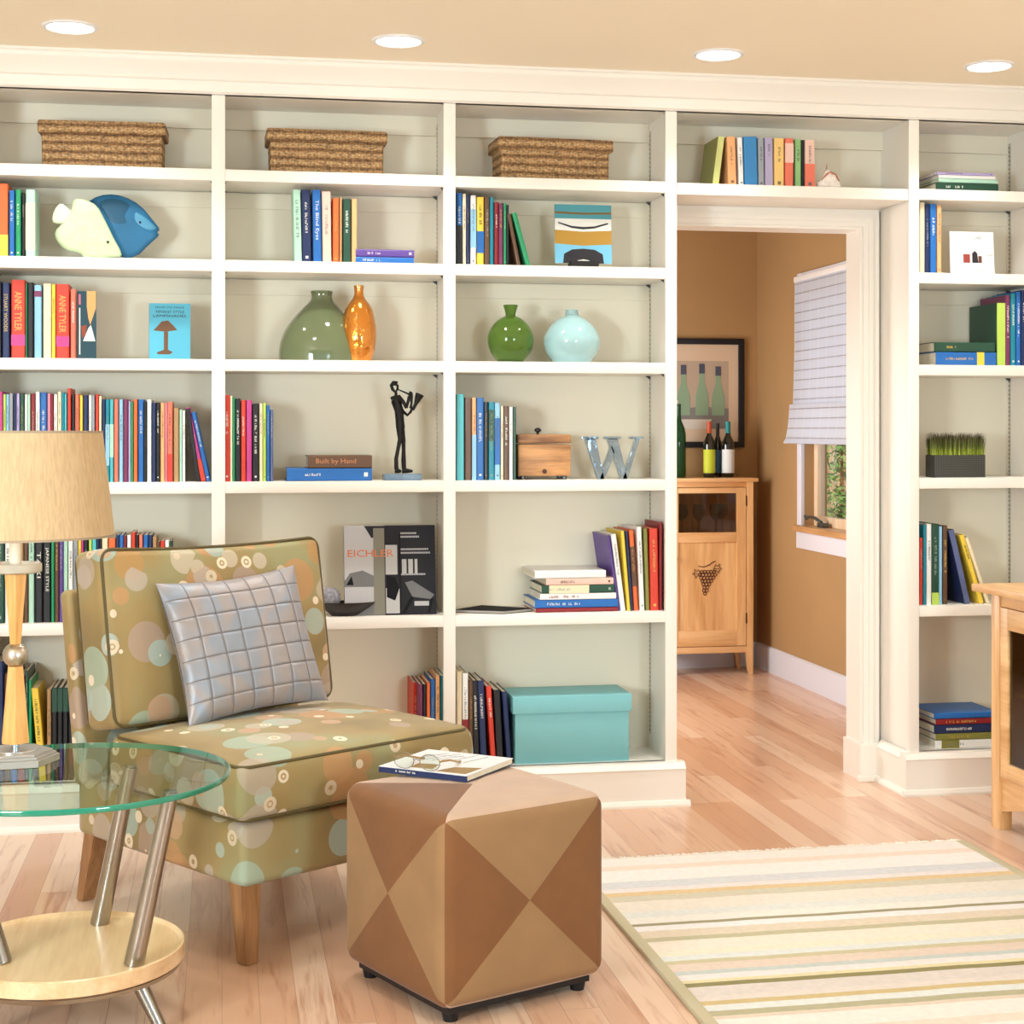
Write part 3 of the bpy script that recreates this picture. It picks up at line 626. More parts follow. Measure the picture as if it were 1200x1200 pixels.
# ------------------------------------------------------------------ face-on books and cards
def facing(name, label, cat, u0, u1, v0, shelf, y, tilt, thick, m_cover, yaw=0, z0=0):
    X0, X1 = wx(u0, y), wx(u1, y); h = (wz((u0+u1)/2, v0, y+.03)-shelf-z0)/math.cos(tilt); w = (X1-X0)
    r = thing(name, label, cat, ((X0+X1)/2, y, shelf+z0), (-tilt, 0, yaw))
    bm = B(); box(bm, -w/2, w/2, 0, thick*.15, 0, h); box(bm, -w/2, w/2, thick*.85, thick, 0, h); box(bm, -w/2, -w/2+.0015, 0, thick, 0, h)
    ob('cover', bm, m_cover, r, smooth=False)
    bm = B(); box(bm, -w/2+.0016, w/2-.002, thick*.16, thick*.84, .002, h-.002); ob('page_block', bm, M_PAGE, r, smooth=False)
    return r, w, h
def patch(bm, pts, w, h, y=-.0006, mi=0):
    """flat printed shape, pts in 0..1 of the cover, given a hair of thickness"""
    prism(bm, [(-w/2+p[0]*w, p[1]*h) for p in pts], y, 0.0002, 'Y', mi)
def rect(a, b, c, d): return [(a, c), (b, c), (b, d), (a, d)]
def ell(cx, cy, rx, ry, n=20, a0=0, a1=360): return [(cx+rx*math.cos(R(a0+(a1-a0)*i/(n if a1-a0 < 360 else n))), cy+ry*math.sin(R(a0+(a1-a0)*i/n))) for i in range(n+1 if a1-a0 < 360 else n)]
M_CY = mat('cover_cyan', '58b4d0', .4)
r, w, h = facing('book', 'small blue face-out book with a mushroom-shaped table lamp on its cover', 'book', 174.5, 223, 356, SZ[2], .09, R(5), .008, M_CY)
bm = B()
patch(bm, [(.1, .52), (.16, .56), (.3, .68), (.46, .7), (.6, .6), (.68, .53), (.4, .5)], w, h)
patch(bm, [(.36, .5), (.46, .5), (.46, .18), (.58, .14), (.5, .1), (.22, .1), (.18, .13), (.36, .18)], w, h); ob('cover_picture', bm, mat('print_brown', '6e4a30', .5), r, smooth=False)
for s, vv, ww, hh in (('HOW TO MAKE', .93, .7, .03), ('TIFFANY STYLE', .85, .7, .045), ('LAMPSHADES', .78, .8, .045)):
    bm = text_bm(s, w*ww, h*hh); put(bm, FACE, (0, -.001, h*vv)); ob('cover_title', bm, M_LD, r, smooth=False)
# portrait-cover paperback
r = thing('book', 'teal paperback angled to show its portrait cover, right end of the red novels', 'book', (wx(90.5, .03), .03, SZ[2]), (0, 0, R(6)), 'paperbacks on the shelf with the small blue book')
h = wz(100, 341, .03)-SZ[2]; w = .06
M_PT = mat('cover_deep_teal', '1f4450', .45)
bm = B(); box(bm, 0, .0012, 0, .02, 0, h); box(bm, 0, w, 0, .0012, 0, h); box(bm, 0, w, .0188, .02, 0, h); ob('cover', bm, M_PT, r, smooth=False)
bm = B(); box(bm, .0014, w-.001, .0014, .0186, .001, h-.001); ob('page_block', bm, M_PAGE, r, smooth=False)
bm = B()
def pp(pts, mi, y=-.0006): prism(bm, [(p[0]*w, p[1]*h) for p in pts], y, .0002, 'Y', mi)
pp([(.5, 1), (.98, 1), (.98, .75), (.8, .6), (.68, .5), (.58, .6), (.5, .78)], 0); pp([(.3, .26), (.95, .26), (.72, .5), (.6, .46)], 1); pp([(.2, .48), (.5, .5), (.44, .36), (.26, .3)], 2, -.0007); pp(rect(.08, .18, .8, .95), 3); pp(rect(.1, .16, .06, .75), 1)
ob('cover_picture', bm, [mat('print_flesh', 'e6a566', .5), M_LW, mat('print_rust', '96462c', .5), mat('print_rose', 'd86a80', .5)], r, smooth=False)
# large grey architecture book
M_GR = mat('cover_pale_grey', 'bdbabc', .5)
r, w, h = facing('book', 'large square grey photo book with orange capital lettering standing face-out', 'book', 404, 511.5, 616, SZ[4], .05, R(9), .022, M_GR)
bm = B()
patch(bm, rect(.44, 1, .0, 1), w, h, -.0005, 0)
patch(bm, [(.22, .995), (.5, .995), (.5, .9), (.3, .86), (.26, .93)], w, h, -.0009, 0)
patch(bm, rect(.45, .58, .45, .78), w, h, -.0009, 2); patch(bm, rect(.45, .6, .02, .3), w, h, -.0009, 2)
patch(bm, rect(.32, .44, .01, .97), w, h, -.0012, 1); patch(bm, rect(.60, .615, .01, .9), w, h, -.0012, 3)
patch(bm, rect(.63, .68, .46, .62), w, h, -.0009, 2); patch(bm, rect(.7, .75, .46, .62), w, h, -.0009, 2); patch(bm, rect(.77, .8, .46, .62), w, h, -.0009, 2)
patch(bm, [(.46, .44), (.55, .42), (.6, .3), (.55, .16), (.46, .2)], w, h, -.0011, 3)
patch(bm, [(.66, .36), (.74, .38), (.98, .22), (.94, .17), (.74, .2)], w, h, -.0012, 4)
patch(bm, rect(.76, .92, .1, .15), w, h, -.0012, 2); patch(bm, [(.62, .02), (.66, .02), (.76, .2), (.72, .2)], w, h, -.0012, 3); patch(bm, [(.9, .02), (.93, .02), (.97, .18), (.94, .18)], w, h, -.0012, 3)
patch(bm, [(.0, .38), (.06, .47), (.2, .5), (.32, .44), (.32, .32), (.0, .32)], w, h, -.0008, 4); patch(bm, [(.02, .34), (.08, .44), (.1, .34)], w, h, -.001, 3); patch(bm, rect(.0, .44, .0, .13), w, h, -.0008, 4)
ob('cover_picture', bm, [mat('print_charcoal', '2a292e', .6, spec=.2), mat('print_taupe', '7d7868', .4), mat('print_pale', 'b8b6b4', .4), mat('print_ink', '141318', .6, spec=.2), mat('print_mid', '6d6b6a', .4)], r, smooth=False)
bm = text_bm('EICHLER', w*.5, h*.08); put(bm, FACE, (-w*.5+w*.29, -.0016, h*.69)); ob('cover_title', bm, mat('print_orange', 'e0702a', .4), r, smooth=False, label='orange title lettering')
for vv, ww, x in ((.72, .3, .23), (.68, .32, .24), (.9, .16, .14), (.86, .2, .16), (.44, .26, .2)):
    bm = B(); rr = random.Random(int(vv*100)); x0 = w*(.1+x*0)+w*.02
    xx = x0
    while xx < x0+w*ww:
        L = w*rr.uniform(.008, .02); box(bm, xx, xx+L*.7, -.0016, -.001, h*vv, h*vv+h*.02); xx += L
    ob('cover_small_print', bm, M_GR, r, smooth=False)
# banded picture on little black stand
r, w, h = facing('picture_board', 'small picture board of teal, white, mustard and blue bands on a black stand', 'picture', 650.5, 717, 241, SZ[1], .10, R(3), .006, mat('board_white', 'e8e8e2', .4), z0=.02)
bm = B(); patch(bm, rect(0, 1, .76, 1), w, h, -.0005, 0); patch(bm, [(0, .88), (.5, .865), (1, .88), (1, .845), (.5, .83), (0, .845)], w, h, -.0009, 1)
patch(bm, [(0, .565), (.5, .54), (1, .565), (1, .33), (.5, .3), (0, .33)], w, h, -.0006, 2); patch(bm, [(0, .33), (.5, .3), (1, .33), (1, 0), (0, 0)], w, h, -.0005, 3)
patch(bm, [(.06, .70), (.3, .635), (.5, .62), (.7, .635), (.94, .70), (.94, .675), (.7, .6), (.5, .58), (.3, .6), (.06, .68)], w, h, -.0009, 4)
patch(bm, [(.14, 0), (.16, .16), (.3, .235), (.5, .25), (.7, .235), (.84, .16), (.86, 0)], w, h, -.0009, 4)
patch(bm, [(.36, 0), (.4, .05), (.5, .07), (.6, .05), (.64, 0)], w, h, -.0012, 5)
ob('cover_picture', bm, [mat('print_teal2', '4b97a4', .4), mat('print_bronze', '7a5c28', .4), mat('print_mustard', 'b58a34', .4), mat('print_sky', '78c0e2', .4), M_LD, M_LW], r, smooth=False)
bm = B(); prism(bm, [(-.046, -.02), (.046, -.02), (.05, .004), (-.05, .004)], -.03, .03, 'Y'); ob('stand', bm, M_BLACK, r, smooth=False, label='black stand')
# white photo card
r, w, h = facing('photo_card', 'square white card with grey leaf outlines and a small photo', 'picture', 1114, 1165.5, 272.5, SZ[1], .06, R(4), .006, mat('card_white', 'f4f3f0', .4))
bm = B(); rr = random.Random(3)
for i in range(26):
    a, b = rr.uniform(.06, .94), rr.uniform(.06, .94)
    if .2 < a < .8 and .22 < b < .72: continue
    o_ = ell(a, b, .05, .03, 10); ii = ell(a, b, .035, .018, 10)
    for k in range(10): patch(bm, [o_[k], o_[(k+1) % 10], ii[(k+1) % 10], ii[k]], w, h, -.0004, 0)
ob('leaf_pattern', bm, mat('print_soft_grey', 'b8bcc0', .5), r, smooth=False); bm = B()
patch(bm, rect(.3, .72, .28, .56), w, h, -.0006, 1); patch(bm, rect(.3, .45, .28, .48), w, h, -.0009, 2); patch(bm, [(.5, .28), (.5, .5), (.56, .56), (.62, .5), (.64, .28)], w, h, -.0009, 3); patch(bm, rect(.64, .72, .28, .44), w, h, -.0009, 4)
ob('card_picture', bm, [mat('print_soft_grey', 'b8bcc0', .5), M_LW, mat('print_brick', '9a4038', .5), M_LD, mat('print_umber', '6a4034', .5)], r, smooth=False)

# ------------------------------------------------------------------ wicker boxes
def basket(label, u0, u1, v0, shelf, yaw, name='wicker_box'):
    y = .07; X0, X1 = wx(u0, y), wx(u1, y); w = X1-X0; h = wz((u0+u1)/2, v0, y)-shelf
    r = thing(name, label, 'basket', ((X0+X1)/2, y+.09, shelf), (0, 0, yaw), 'lidded wicker boxes along the top shelves')
    bm = B(); rbox(bm, w/2-.012, .075, h/2-.004, .012, 6, 3, c=(0, 0, h/2-.004), fn=lambda q: (q.x*(1+.05*q.z), q.y, q.z)); ob('basket_body', bm, M_GRASSW, r, angle=60)
    bm = B(); rbox(bm, w/2, .088, .022, .009, 6, 3, c=(0, 0, h-.020)); ob('basket_lid', bm, M_GRASSW, r, angle=60)
    return r
basket('brown wicker lidded box at far left of the top shelves', 44, 195, 142, SZ[0], R(-2))
basket('brown wicker lidded box in the middle bay above the mint and navy books', 312, 454, 152, SZ[0], R(1))
basket('brown wicker lidded box nearest the doorway, end turned slightly outward', 582, 719, 162, SZ[0], R(3))

# ------------------------------------------------------------------ fish
def px_out(pts, y, u_off=0, sc=4.0, ox=0, oy=0):
    return [(wx(ox+p[0]/sc, y), wz(ox+p[0]/sc, oy+p[1]/sc, y)) for p in pts]
def fish(name, label, pts, tail, y, thick, mats, eye, patches):
    o = px_out(pts, y); x0 = sum(p[0] for p in o)/len(o)
    zb = SZ[1]
    r = thing(name, label, 'ornament', (x0, y, zb))
    L = [(a-x0, max(b-zb, .0)) for a, b in o]
    bm = B(); pillowed(bm, smooth_outline(L, 1), 0, thick); ob('body', bm, mats[0], r, angle=70)
    for nm, tp, mi in tail:
        q = [(a-x0, max(b-zb, 0)) for a, b in px_out(tp, y)]
        bm = B(); pillowed(bm, smooth_outline(q, 1), -.0012 if nm in ('cheek', 'dark_band') else .003, thick*(1.0 if nm in ('cheek', 'dark_band') else .55)); ob(nm, bm, mats[mi], r, angle=70)
    ex, ez = px_out([eye], y)[0]
    bm = B(); bmesh.ops.create_uvsphere(bm, u_segments=12, v_segments=8, radius=.0045, matrix=Matrix.Translation((ex-x0, -thick/2*1.0, ez-zb))); ob('eye', bm, M_BLACK, r)
    return r, x0
M_FG = mat('pale_green_wood', 'c2d4aa', .5, var=.12, vscale=30); M_FW = mat('ivory_green_wood', 'd6e2c2', .5, var=.06, vscale=30)
M_FB = mat('sea_blue_wood', '1f6690', .4, var=.15, vscale=12); M_FB2 = mat('light_blue_wood', '4d90b4', .4, var=.08, vscale=12); M_FB3 = mat('deep_blue_wood', '17506f', .4)
fish('wooden_fish', 'pale green carved wooden fish in front of the blue fish', [(335, 985), (345, 930), (400, 934), (455, 962), (495, 1035), (530, 1110), (575, 1190), (560, 1208), (400, 1208), (375, 1185), (305, 1172), (262, 1125), (256, 1085), (290, 1050), (320, 1010)],
     [('tail', [(240, 1040), (252, 985), (285, 945), (330, 985), (350, 1010), (310, 1050), (275, 1050)], 1), ('fin', [(385, 1150), (440, 1170), (440, 1208), (380, 1208)], 1)], .05, .028, (M_FG, M_FW), (507, 1137), None)
fish('wooden_fish', 'blue painted wooden fish behind the pale green one', [(430, 930), (500, 908), (580, 918), (660, 962), (720, 1035), (752, 1075), (735, 1090), (750, 1102), (700, 1145), (640, 1206), (560, 1210), (480, 1150), (440, 1050), (400, 970)],
     [('cheek', [(620, 985), (660, 1000), (715, 1045), (745, 1078), (700, 1090), (650, 1070), (615, 1030)], 1), ('dark_band', [(450, 945), (510, 922), (590, 935), (625, 965), (600, 1020), (625, 1075), (560, 1085), (500, 1050), (470, 1000)], 2)], .10, .03, (M_FB, M_FB2, M_FB3), (658, 1045), None)

# ------------------------------------------------------------------ vases
def vase(name, label, cu, prof, shelf, y, m, thick=.0025, sy=1, solid=False, group=None):
    X = wx(cu, y); k = (YC+y)/(CS-SN*(cu-600)/FPX)/FPX; vb = 505+(EYE-shelf)/k
    pr = [(r_*k, max(0, (vb-v)*k)) for r_, v in prof]
    pr = sorted(pr, key=lambda p: p[1]) if False else pr[::-1]
    r = thing(name, label, 'vase', (X, y, shelf), group=group)
    # refine
    def cr(P):
        out = []
        for i in range(len(P)-1):
            p0, p1, p2, p3 = P[max(i-1, 0)], P[i], P[i+1], P[min(i+2, len(P)-1)]
            for s in range(4):
                t = s/4; out.append(tuple(.5*((2*p1[c])+(-p0[c]+p2[c])*t+(2*p0[c]-5*p1[c]+4*p2[c]-p3[c])*t*t+(-p0[c]+3*p1[c]-3*p2[c]+p3[c])*t**3) for c in (0, 1)))
        out.append(P[-1]); return out
    pr = cr(pr); pr[0] = (pr[0][0], 0.0)
    inner = [(max(a-thick, .001), max(b, thick*1.5)) for a, b in pr]
    full = [(0, 0)]+pr+[(pr[-1][0]-thick*.5, pr[-1][1]+thick*.4)]+inner[::-1]+[(0, thick*1.5)]
    bm = B(); lathe(bm, full, 48, sy=sy); ob('vase_body', bm, m, r, angle=50)
    return r
M_VG = mat('smoky_green_glaze', '73805a', .08, coat=1, spec=.6, var=.08, vscale=6, trans=.25)
M_VA = mat('amber_lustre_glaze', 'd8892a', .14, metal=.75, coat=1, bump=1, bscale=38)
M_VE = glassy('bottle_green_glass', '93bb55', .02, 1.45, .8)
M_VB = mat('pale_blue_glaze', 'a8d0d4', .08, coat=1, spec=.6)
vase('vase', 'wide smoky green vase with short neck, behind the amber bottle', 377, [(13.2, 341.5), (12.2, 347), (14, 353), (23, 362), (33, 373), (42.5, 386), (48, 400), (50, 412), (50, 421)], SZ[2], .13, M_VG, sy=.85)
vase('vase', 'slender amber hammered bottle vase beside the wide green vase', 420.5, [(6, 335), (5.4, 344), (7.5, 350), (13, 357), (17, 366), (20, 380), (21, 394), (19.5, 408), (16, 421)], SZ[2], .075, M_VA)
vase('vase', 'round green glass vase with flared neck', 598.3, [(8.8, 358), (6.6, 365), (6.2, 370), (12, 373), (20, 380), (26, 390), (27.2, 399), (25, 410), (20, 418), (15, 423.5)], SZ[2], .1, M_VE, thick=.003)
vase('vase', 'round pale blue glazed vase with stubby neck beside the green glass one', 670, [(7.2, 363.5), (7.6, 366), (9, 370), (18, 375), (27, 384), (32.5, 395), (33, 404), (29.5, 415), (23, 423.5)], SZ[2], .1, M_VB)

# ------------------------------------------------------------------ wooden box, chrome W, bronze figure
y = .07; X0, X1 = wx(607, y), wx(669, y); w = X1-X0
r = thing('wooden_box', 'rustic striped wooden box with hinged lid and round knob', 'box', ((X0+X1)/2, y+.06, SZ[3]))
M_BX = wood('zebra_box_wood', '6b3f22', 'd39a62', 'X', 5, .5, .1, .12); h = wz(638, 520, y)-SZ[3]; ht = wz(638, 509, y)-SZ[3]
bm = B(); rbox(bm, w/2, .06, (h-.014)/2, .004, 2, 2, c=(0, 0, .012+(h-.014)/2)); ob('box_body', bm, M_BX, r)
bm = B(); rbox(bm, w/2+.001, .061, (ht-h-.002)/2, .004, 2, 2, c=(0, 0, (h+ht+.002)/2)); ob('box_lid', bm, M_BX, r)
bm = B(); lathe(bm, [(0, ht), (.005, ht), (.004, ht+.006), (.012, ht+.012), (.012, ht+.017), (.006, ht+.022), (0, ht+.023)], 20, cx=-.012); ob('knob', bm, mat('dark_bronze', '3a3230', .3, metal=.6), r)
bm = B(); lathe(bm, [(0, -.001), (.007, 0), (.008, .003), (.004, .006), (0, .006)], 16)
for v in bm.verts: v.co = Vector((v.co.x, -.0585-v.co.z, .028+v.co.y))
ob('latch_button', bm, mat('dark_wood_bead', '4a2a18', .4), r)
for sx in (-1, 1):
    for sy in (-1, 1):
        bm = B(); lathe(bm, [(0, 0), (.008, 0), (.01, .006), (.008, .0125), (0, .0125)], 14, cx=sx*(w/2-.02), cy=sy*.045); ob('foot', bm, mat('pewter', '6c6c70', .35, metal=.8), r)
y = .08; k = 5.62/FPX
def U(u): return wx(u, y)-wx(717, y)
def Vv(v): return max(0, wz(717, v, y)-SZ[3])
r = thing('letter_ornament', 'polished chrome letter W standing on the shelf', 'ornament', (wx(717, y), y, SZ[3]))
bm = B()
for poly in ([(685, 514), (697, 514), (708, 561.5), (700, 561.5)], [(701, 561.5), (707.5, 561.5), (720, 530), (716, 520)], [(711, 514), (723, 514), (735, 561.5), (727, 561.5)], [(728, 561.5), (734.5, 561.5), (749, 514), (744, 514)],
             [(681, 511.5), (701, 511.5), (701, 514.5), (681, 514.5)], [(707, 511.5), (727, 511.5), (727, 514.5), (707, 514.5)], [(737, 511.5), (753.5, 511.5), (753.5, 514.5), (737, 514.5)]):
    b2 = B(); prism(b2, [(U(a), Vv(b)) for a, b in poly], -.014, .014, 'Y'); bmesh.ops.bevel(b2, geom=b2.edges[:], offset=.0025, segments=3, affect='EDGES')
    me = bpy.data.meshes.new('x'); b2.to_mesh(me); b2.free(); bm.from_mesh(me); bpy.data.meshes.remove(me)
ob('letter', bm, M_CHROME, r, angle=30)
# saxophone player
y = .07; ux, ys = 471, y
def S(a, b, dy=0): return (wx(440+a*70/646, y)-wx(ux, y), dy, wz(471, 440+b*130/1200, y)-SZ[3])
r = thing('saxophonist_figurine', 'slim black bronze figure playing a saxophone on a blue-grey stone base', 'figurine', (wx(ux, y), y, SZ[3]))
M_BRZ = mat('black_bronze', '1e1a19', .35, metal=.5, bump=.8, bscale=150)
bm = B(); box(bm, S(85, 0)[0], S(490, 0)[0], -.03, .03, 0, .022, bev=.002); ob('stone_base', bm, mat('blue_grey_marble', '6d8296', .3, var=.25, vscale=40), r)
bm = B()
k = .00028*1.0
tube(bm, [S(225, 215), S(225, 280), S(255, 380), S(262, 470), S(270, 560), S(272, 620)], [0.0077, 0.0179, 0.0154, 0.0147, 0.0154, 0.0115], 12)
tube(bm, [S(185, 225, .012), S(235, 340, .012), S(250, 380, .005)], [0.0077, 0.0090, 0.0077], 8)
tube(bm, [S(225, 235), S(220, 180)], [0.0051, 0.0051], 8)
tube(bm, [S(262, 590), S(265, 690, -.004), S(240, 800, -.008), S(220, 900, -.01), S(222, 1010, -.012)], [0.0115, 0.0077, 0.0064, 0.0070, 0.0077], 10)
tube(bm, [S(280, 590), S(305, 700, .008), S(308, 800, .01), S(308, 920, .01), S(312, 1015, .01)], [0.0115, 0.0077, 0.0064, 0.0083, 0.0077], 10)
tube(bm, [S(205, 1030, -.012), S(245, 1032, -.014), S(275, 1036, -.016)], [0.0077, 0.0077, 0.0038], 8)
tube(bm, [S(290, 1030, .01), S(350, 1032, .008), S(405, 1036, .006)], [0.0090, 0.0077, 0.0038], 8)
tube(bm, [S(245, 225), S(300, 290, -.01), S(325, 350, -.02)], [0.0083, 0.0064, 0.0058], 8)
tube(bm, [S(325, 350, -.02), S(345, 280, -.025), S(355, 225, -.025)], [0.0058, 0.0051, 0.0051], 8)
tube(bm, [S(250, 300, .012), S(300, 390, .005), S(345, 430, -.005), S(375, 395, -.015), S(395, 340, -.02)], [0.0070, 0.0058, 0.0045, 0.0045, 0.0051], 8)
ob('body', bm, M_BRZ, r, angle=60)
bm = B(); tube(bm, [S(205, 90), S(172, 110), S(185, 150), S(215, 180), S(238, 150), S(240, 110), S(205, 90)], [0.0051, 0.0064, 0.0058, 0.0051, 0.0045, 0.0045, 0.0051], 8); tube(bm, [S(165, 105), S(195, 78), S(240, 75)], [0.0038, 0.0070, 0.0038], 8); ob('head', bm, M_BRZ, r, angle=60)
bm = B(); tube(bm, [S(245, 155, -.012), S(290, 175, -.018), S(345, 200, -.022), S(375, 215, -.024), S(380, 300, -.026), S(370, 350, -.027), S(395, 370, -.027), S(425, 310, -.026), S(450, 250, -.025), S(470, 205, -.024)], [0.0019, 0.0026, 0.0032, 0.0077, 0.0038, 0.0051, 0.0058, 0.0064, 0.0115, 0.0154], 10)
tube(bm, [S(355, 185, -.024), S(375, 190, -.024), S(385, 205, -.024)], .005, 8); ob('saxophone', bm, M_BRZ, r, angle=60)

# pinecone dish next to the grey book
r = thing('decorative_dish', 'dark shallow dish holding a knobbly grey ball, half behind the armchair', 'ornament', (wx(406, .07), .07, SZ[4]))
bm = B(); lathe(bm, [(0, 0), (.05, 0), (.06, .01), (.095, .038), (.1, .046), (.09, .046), (.055, .022), (0, .018)], 36, sx=1, sy=.5); ob('dish', bm, mat('dark_carved_wood', '2c2624', .4, bump=.4), r)
ball = thing('woven_ball', 'knobbly grey ball resting in the dark dish beside the armchair back', 'ornament', (wx(386, .07), .07, SZ[4]+.0225))
bm = B(); bmesh.ops.create_icosphere(bm, subdivisions=4, radius=.036, matrix=Matrix.Translation((0, 0, .036)))
for v in bm.verts:
    d = v.co-Vector((0, 0, .036)); a = math.atan2(d.y, d.x); e = math.asin(max(-1, min(1, d.z/.036))); v.co += d.normalized()*.0025*abs(math.sin(a*7+e*5)*math.cos(e*9))
ob('ball', bm, mat('grey_scaled_shell', '8d8a92', .6, var=.35, vscale=90), ball, angle=60)

# turquoise box
y = .03; X0, X1 = wx(603, y), wx(738, y); w = X1-X0
r = thing('storage_box', 'turquoise lidded storage box on the bottom shelf', 'box', ((X0+X1)/2, y+.002, BZ))
M_TQ = mat('turquoise_paper', '80c0c6', .55); h = wz(670, 815, y)-BZ
bm = B(); box(bm, -w/2+.003, w/2-.003, 0, .2, 0, h-.02, bev=.001); ob('box_body', bm, M_TQ, r)
bm = B(); box(bm, -w/2-.006, w/2+.006, -.006, .206, h-.058, h, bev=.0015); ob('box_lid', bm, M_TQ, r)
# shell figurine over the door
r = thing('figurine', 'small white and coral figurine at right end of the pastel books', 'ornament', (wx(971, .05), .05, 2.142))
bm = B(); pillowed(bm, smooth_outline([(-.04, 0), (-.045, .02), (-.03, .03), (-.022, .05), (-.005, .075), (.004, .05), (.02, .055), (.03, .03), (.042, .02), (.045, 0), (.01, 0)], 1), 0, .035); ob('shell_body', bm, mat('white_bisque', 'f0e4da', .4, var=.12, vscale=60), r, angle=70)
bm = B(); tube(bm, [(-.03, -.012, .03), (-.012, -.016, .05), (.0, -.014, .058), (.02, -.014, .05), (.035, -.01, .028)], [.002, .004, .003, .003, .002], 8); tube(bm, [(-.008, 0, .07), (-.006, 0, .088)], [.002, .001], 6); ob('coral_trim', bm, mat('coral_glaze', 'c07058', .4), r)
# potted grass
y = .04; X0, X1 = wx(1094.5, y), wx(1156, y); w = X1-X0; h = wz(1121, 533, y)-SZ[3]
r = thing('potted_grass', 'tuft of green grass in a black woven square planter', 'plant', ((X0+X1)/2, y+.04, SZ[3]))
def weave():
    m, N, L, P = newmat('black_woven_planter')
    tc = N.new('ShaderNodeTexCoord'); mp = N.new('ShaderNodeMapping'); mp.inputs['Rotation'].default_value = (0, R(45), 0); L.new(tc.outputs['Object'], mp.inputs['Vector'])
    c = N.new('ShaderNodeTexChecker'); c.inputs['Scale'].default_value = 210; c.inputs['Color1'].default_value = lin('242426'); c.inputs['Color2'].default_value = lin('4c4b42'); L.new(mp.outputs[0], c.inputs['Vector'])
    L.new(c.outputs['Color'], P.inputs['Base Color']); P.inputs['Roughness'].default_value = .6; return m
bm = B(); box(bm, -w/2+.002, w/2-.002, -.038, .038, 0, h, bev=.004); ob('planter', bm, weave(), r)
bm = B(); rr = random.Random(5)
for i in range(1500):
    a, b = rr.uniform(-w/2+.004, w/2-.004), rr.uniform(-.036, .036); hh = rr.uniform(.055, .084); an = rr.uniform(0, 3.14); dx, dy = .0011*math.cos(an), .0011*math.sin(an)
    tx, ty = rr.gauss(0, .004)+a*.06, rr.gauss(0, .004)
    v1, v2 = bm.verts.new((a-dx, b-dy, h-.004)), bm.verts.new((a+dx, b+dy, h-.004)); m1, m2 = bm.verts.new((a-dx+tx*.4, b-dy+ty*.4, h+hh*.55)), bm.verts.new((a+dx+tx*.4, b+dy+ty*.4, h+hh*.55)); t_ = bm.verts.new((a+tx, b+ty, h+hh))
    bm.faces.new((v1, v2, m2, m1)); bm.faces.new((m1, m2, t_))
def grassm():
    m, N, L, P = newmat('grass_blades')
    tc = N.new('ShaderNodeTexCoord'); s = N.new('ShaderNodeSeparateXYZ'); L.new(tc.outputs['Object'], s.inputs[0])
    nz = N.new('ShaderNodeTexNoise'); nz.inputs['Scale'].default_value = 120; L.new(tc.outputs['Object'], nz.inputs['Vector'])
    mr = N.new('ShaderNodeMapRange'); mr.inputs['From Min'].default_value = h; mr.inputs['From Max'].default_value = h+.085; L.new(s.outputs[2], mr.inputs['Value'])
    ad = N.new('ShaderNodeMath'); ad.operation = 'MULTIPLY_ADD'; ad.inputs[1].default_value = .5; L.new(nz.outputs['Fac'], ad.inputs[0]); 
    a2 = N.new('ShaderNodeMath'); a2.operation = 'SUBTRACT'; a2.inputs[1].default_value = .25; L.new(mr.outputs[0], a2.inputs[0]); L.new(a2.outputs[0], ad.inputs[2])
    rp = ramp(N, [(0, 'aebc38'), (.35, '6c7430'), (.8, '4a3f24')]); L.new(ad.outputs[0], rp.inputs[0]); L.new(rp.outputs[0], P.inputs['Base Color']); P.inputs['Roughness'].default_value = .6
    return m
ob('grass', bm, grassm(), r, smooth=False, kind='stuff')

# ------------------------------------------------------------------ hall: wine cabinet, bottles, picture, window
CX0, CX1, CY0 = 2.265, 2.765, 2.81; CW = CX1-CX0; CH = 1.02
r = thing('wine_cabinet', 'light cherry wine cabinet with glass upper pane and carved grapes on the door', 'cabinet', ((CX0+CX1)/2, CY0, 0))
hw = CW/2; cd = .26
bxo('cabinet_top', (-hw-.022, hw+.022, -.02, cd, CH-.002, CH+.018), M_CHERRYX, r, bev=.003)
for sx in (-1, 1):
    for yy in (0, cd-.05):
        bm = B(); a, b = sx*hw, sx*(hw-.036); xi = sx*(hw-.004)
        prism(bm, [(a, CH-.002), (a, .3), (sx*(hw-.002), 0), (sx*(hw-.02), 0), (b, .11), (b, CH-.002)], yy, yy+.036, 'Y'); ob('leg', bm, M_CHERRY, r, smooth=False)
    bxo('side_panel', (min(sx*(hw-.006), sx*(hw-.022)), max(sx*(hw-.006), sx*(hw-.022)), .036, cd-.05, .13, CH-.002), M_CHERRY, r, bev=0)
bxo('back_board', (-hw+.03, hw-.03, cd-.02, cd-.01, .13, CH-.002), M_CHERRY, r, bev=0)
bxo('bottom_rail', (-hw+.036, hw-.036, .006, .03, .115, .15), M_CHERRYX, r)
bxo('top_rail', (-hw+.036, hw-.036, .004, .03, CH-.03, CH-.002), M_CHERRYX, r)
bxo('inner_shelf', (-hw+.03, hw-.03, .035, cd-.02, .715, .73), M_CHERRYX, r, bev=0)
dr = bpy.data.objects.new('door', None); C.objects.link(dr); dr.parent = r
dw = hw-.039; z0, z1, gz0, gz1, pz0, pz1 = .153, CH-.033, .752, .958, .235, .70
bm = B(); box(bm, -dw, -dw+.052, .002, .022, z0, z1, bev=.001); box(bm, dw-.052, dw, .002, .022, z0, z1, bev=.001); ob('door_stile', bm, M_CHERRY, dr)
bm = B(); box(bm, -dw+.052, dw-.052, .002, .022, z0, pz0, bev=.001); box(bm, -dw+.052, dw-.052, .002, .022, pz1, gz0, bev=.001); box(bm, -dw+.052, dw-.052, .002, .022, gz1, z1, bev=.001); ob('door_rail', bm, M_CHERRYX, dr)
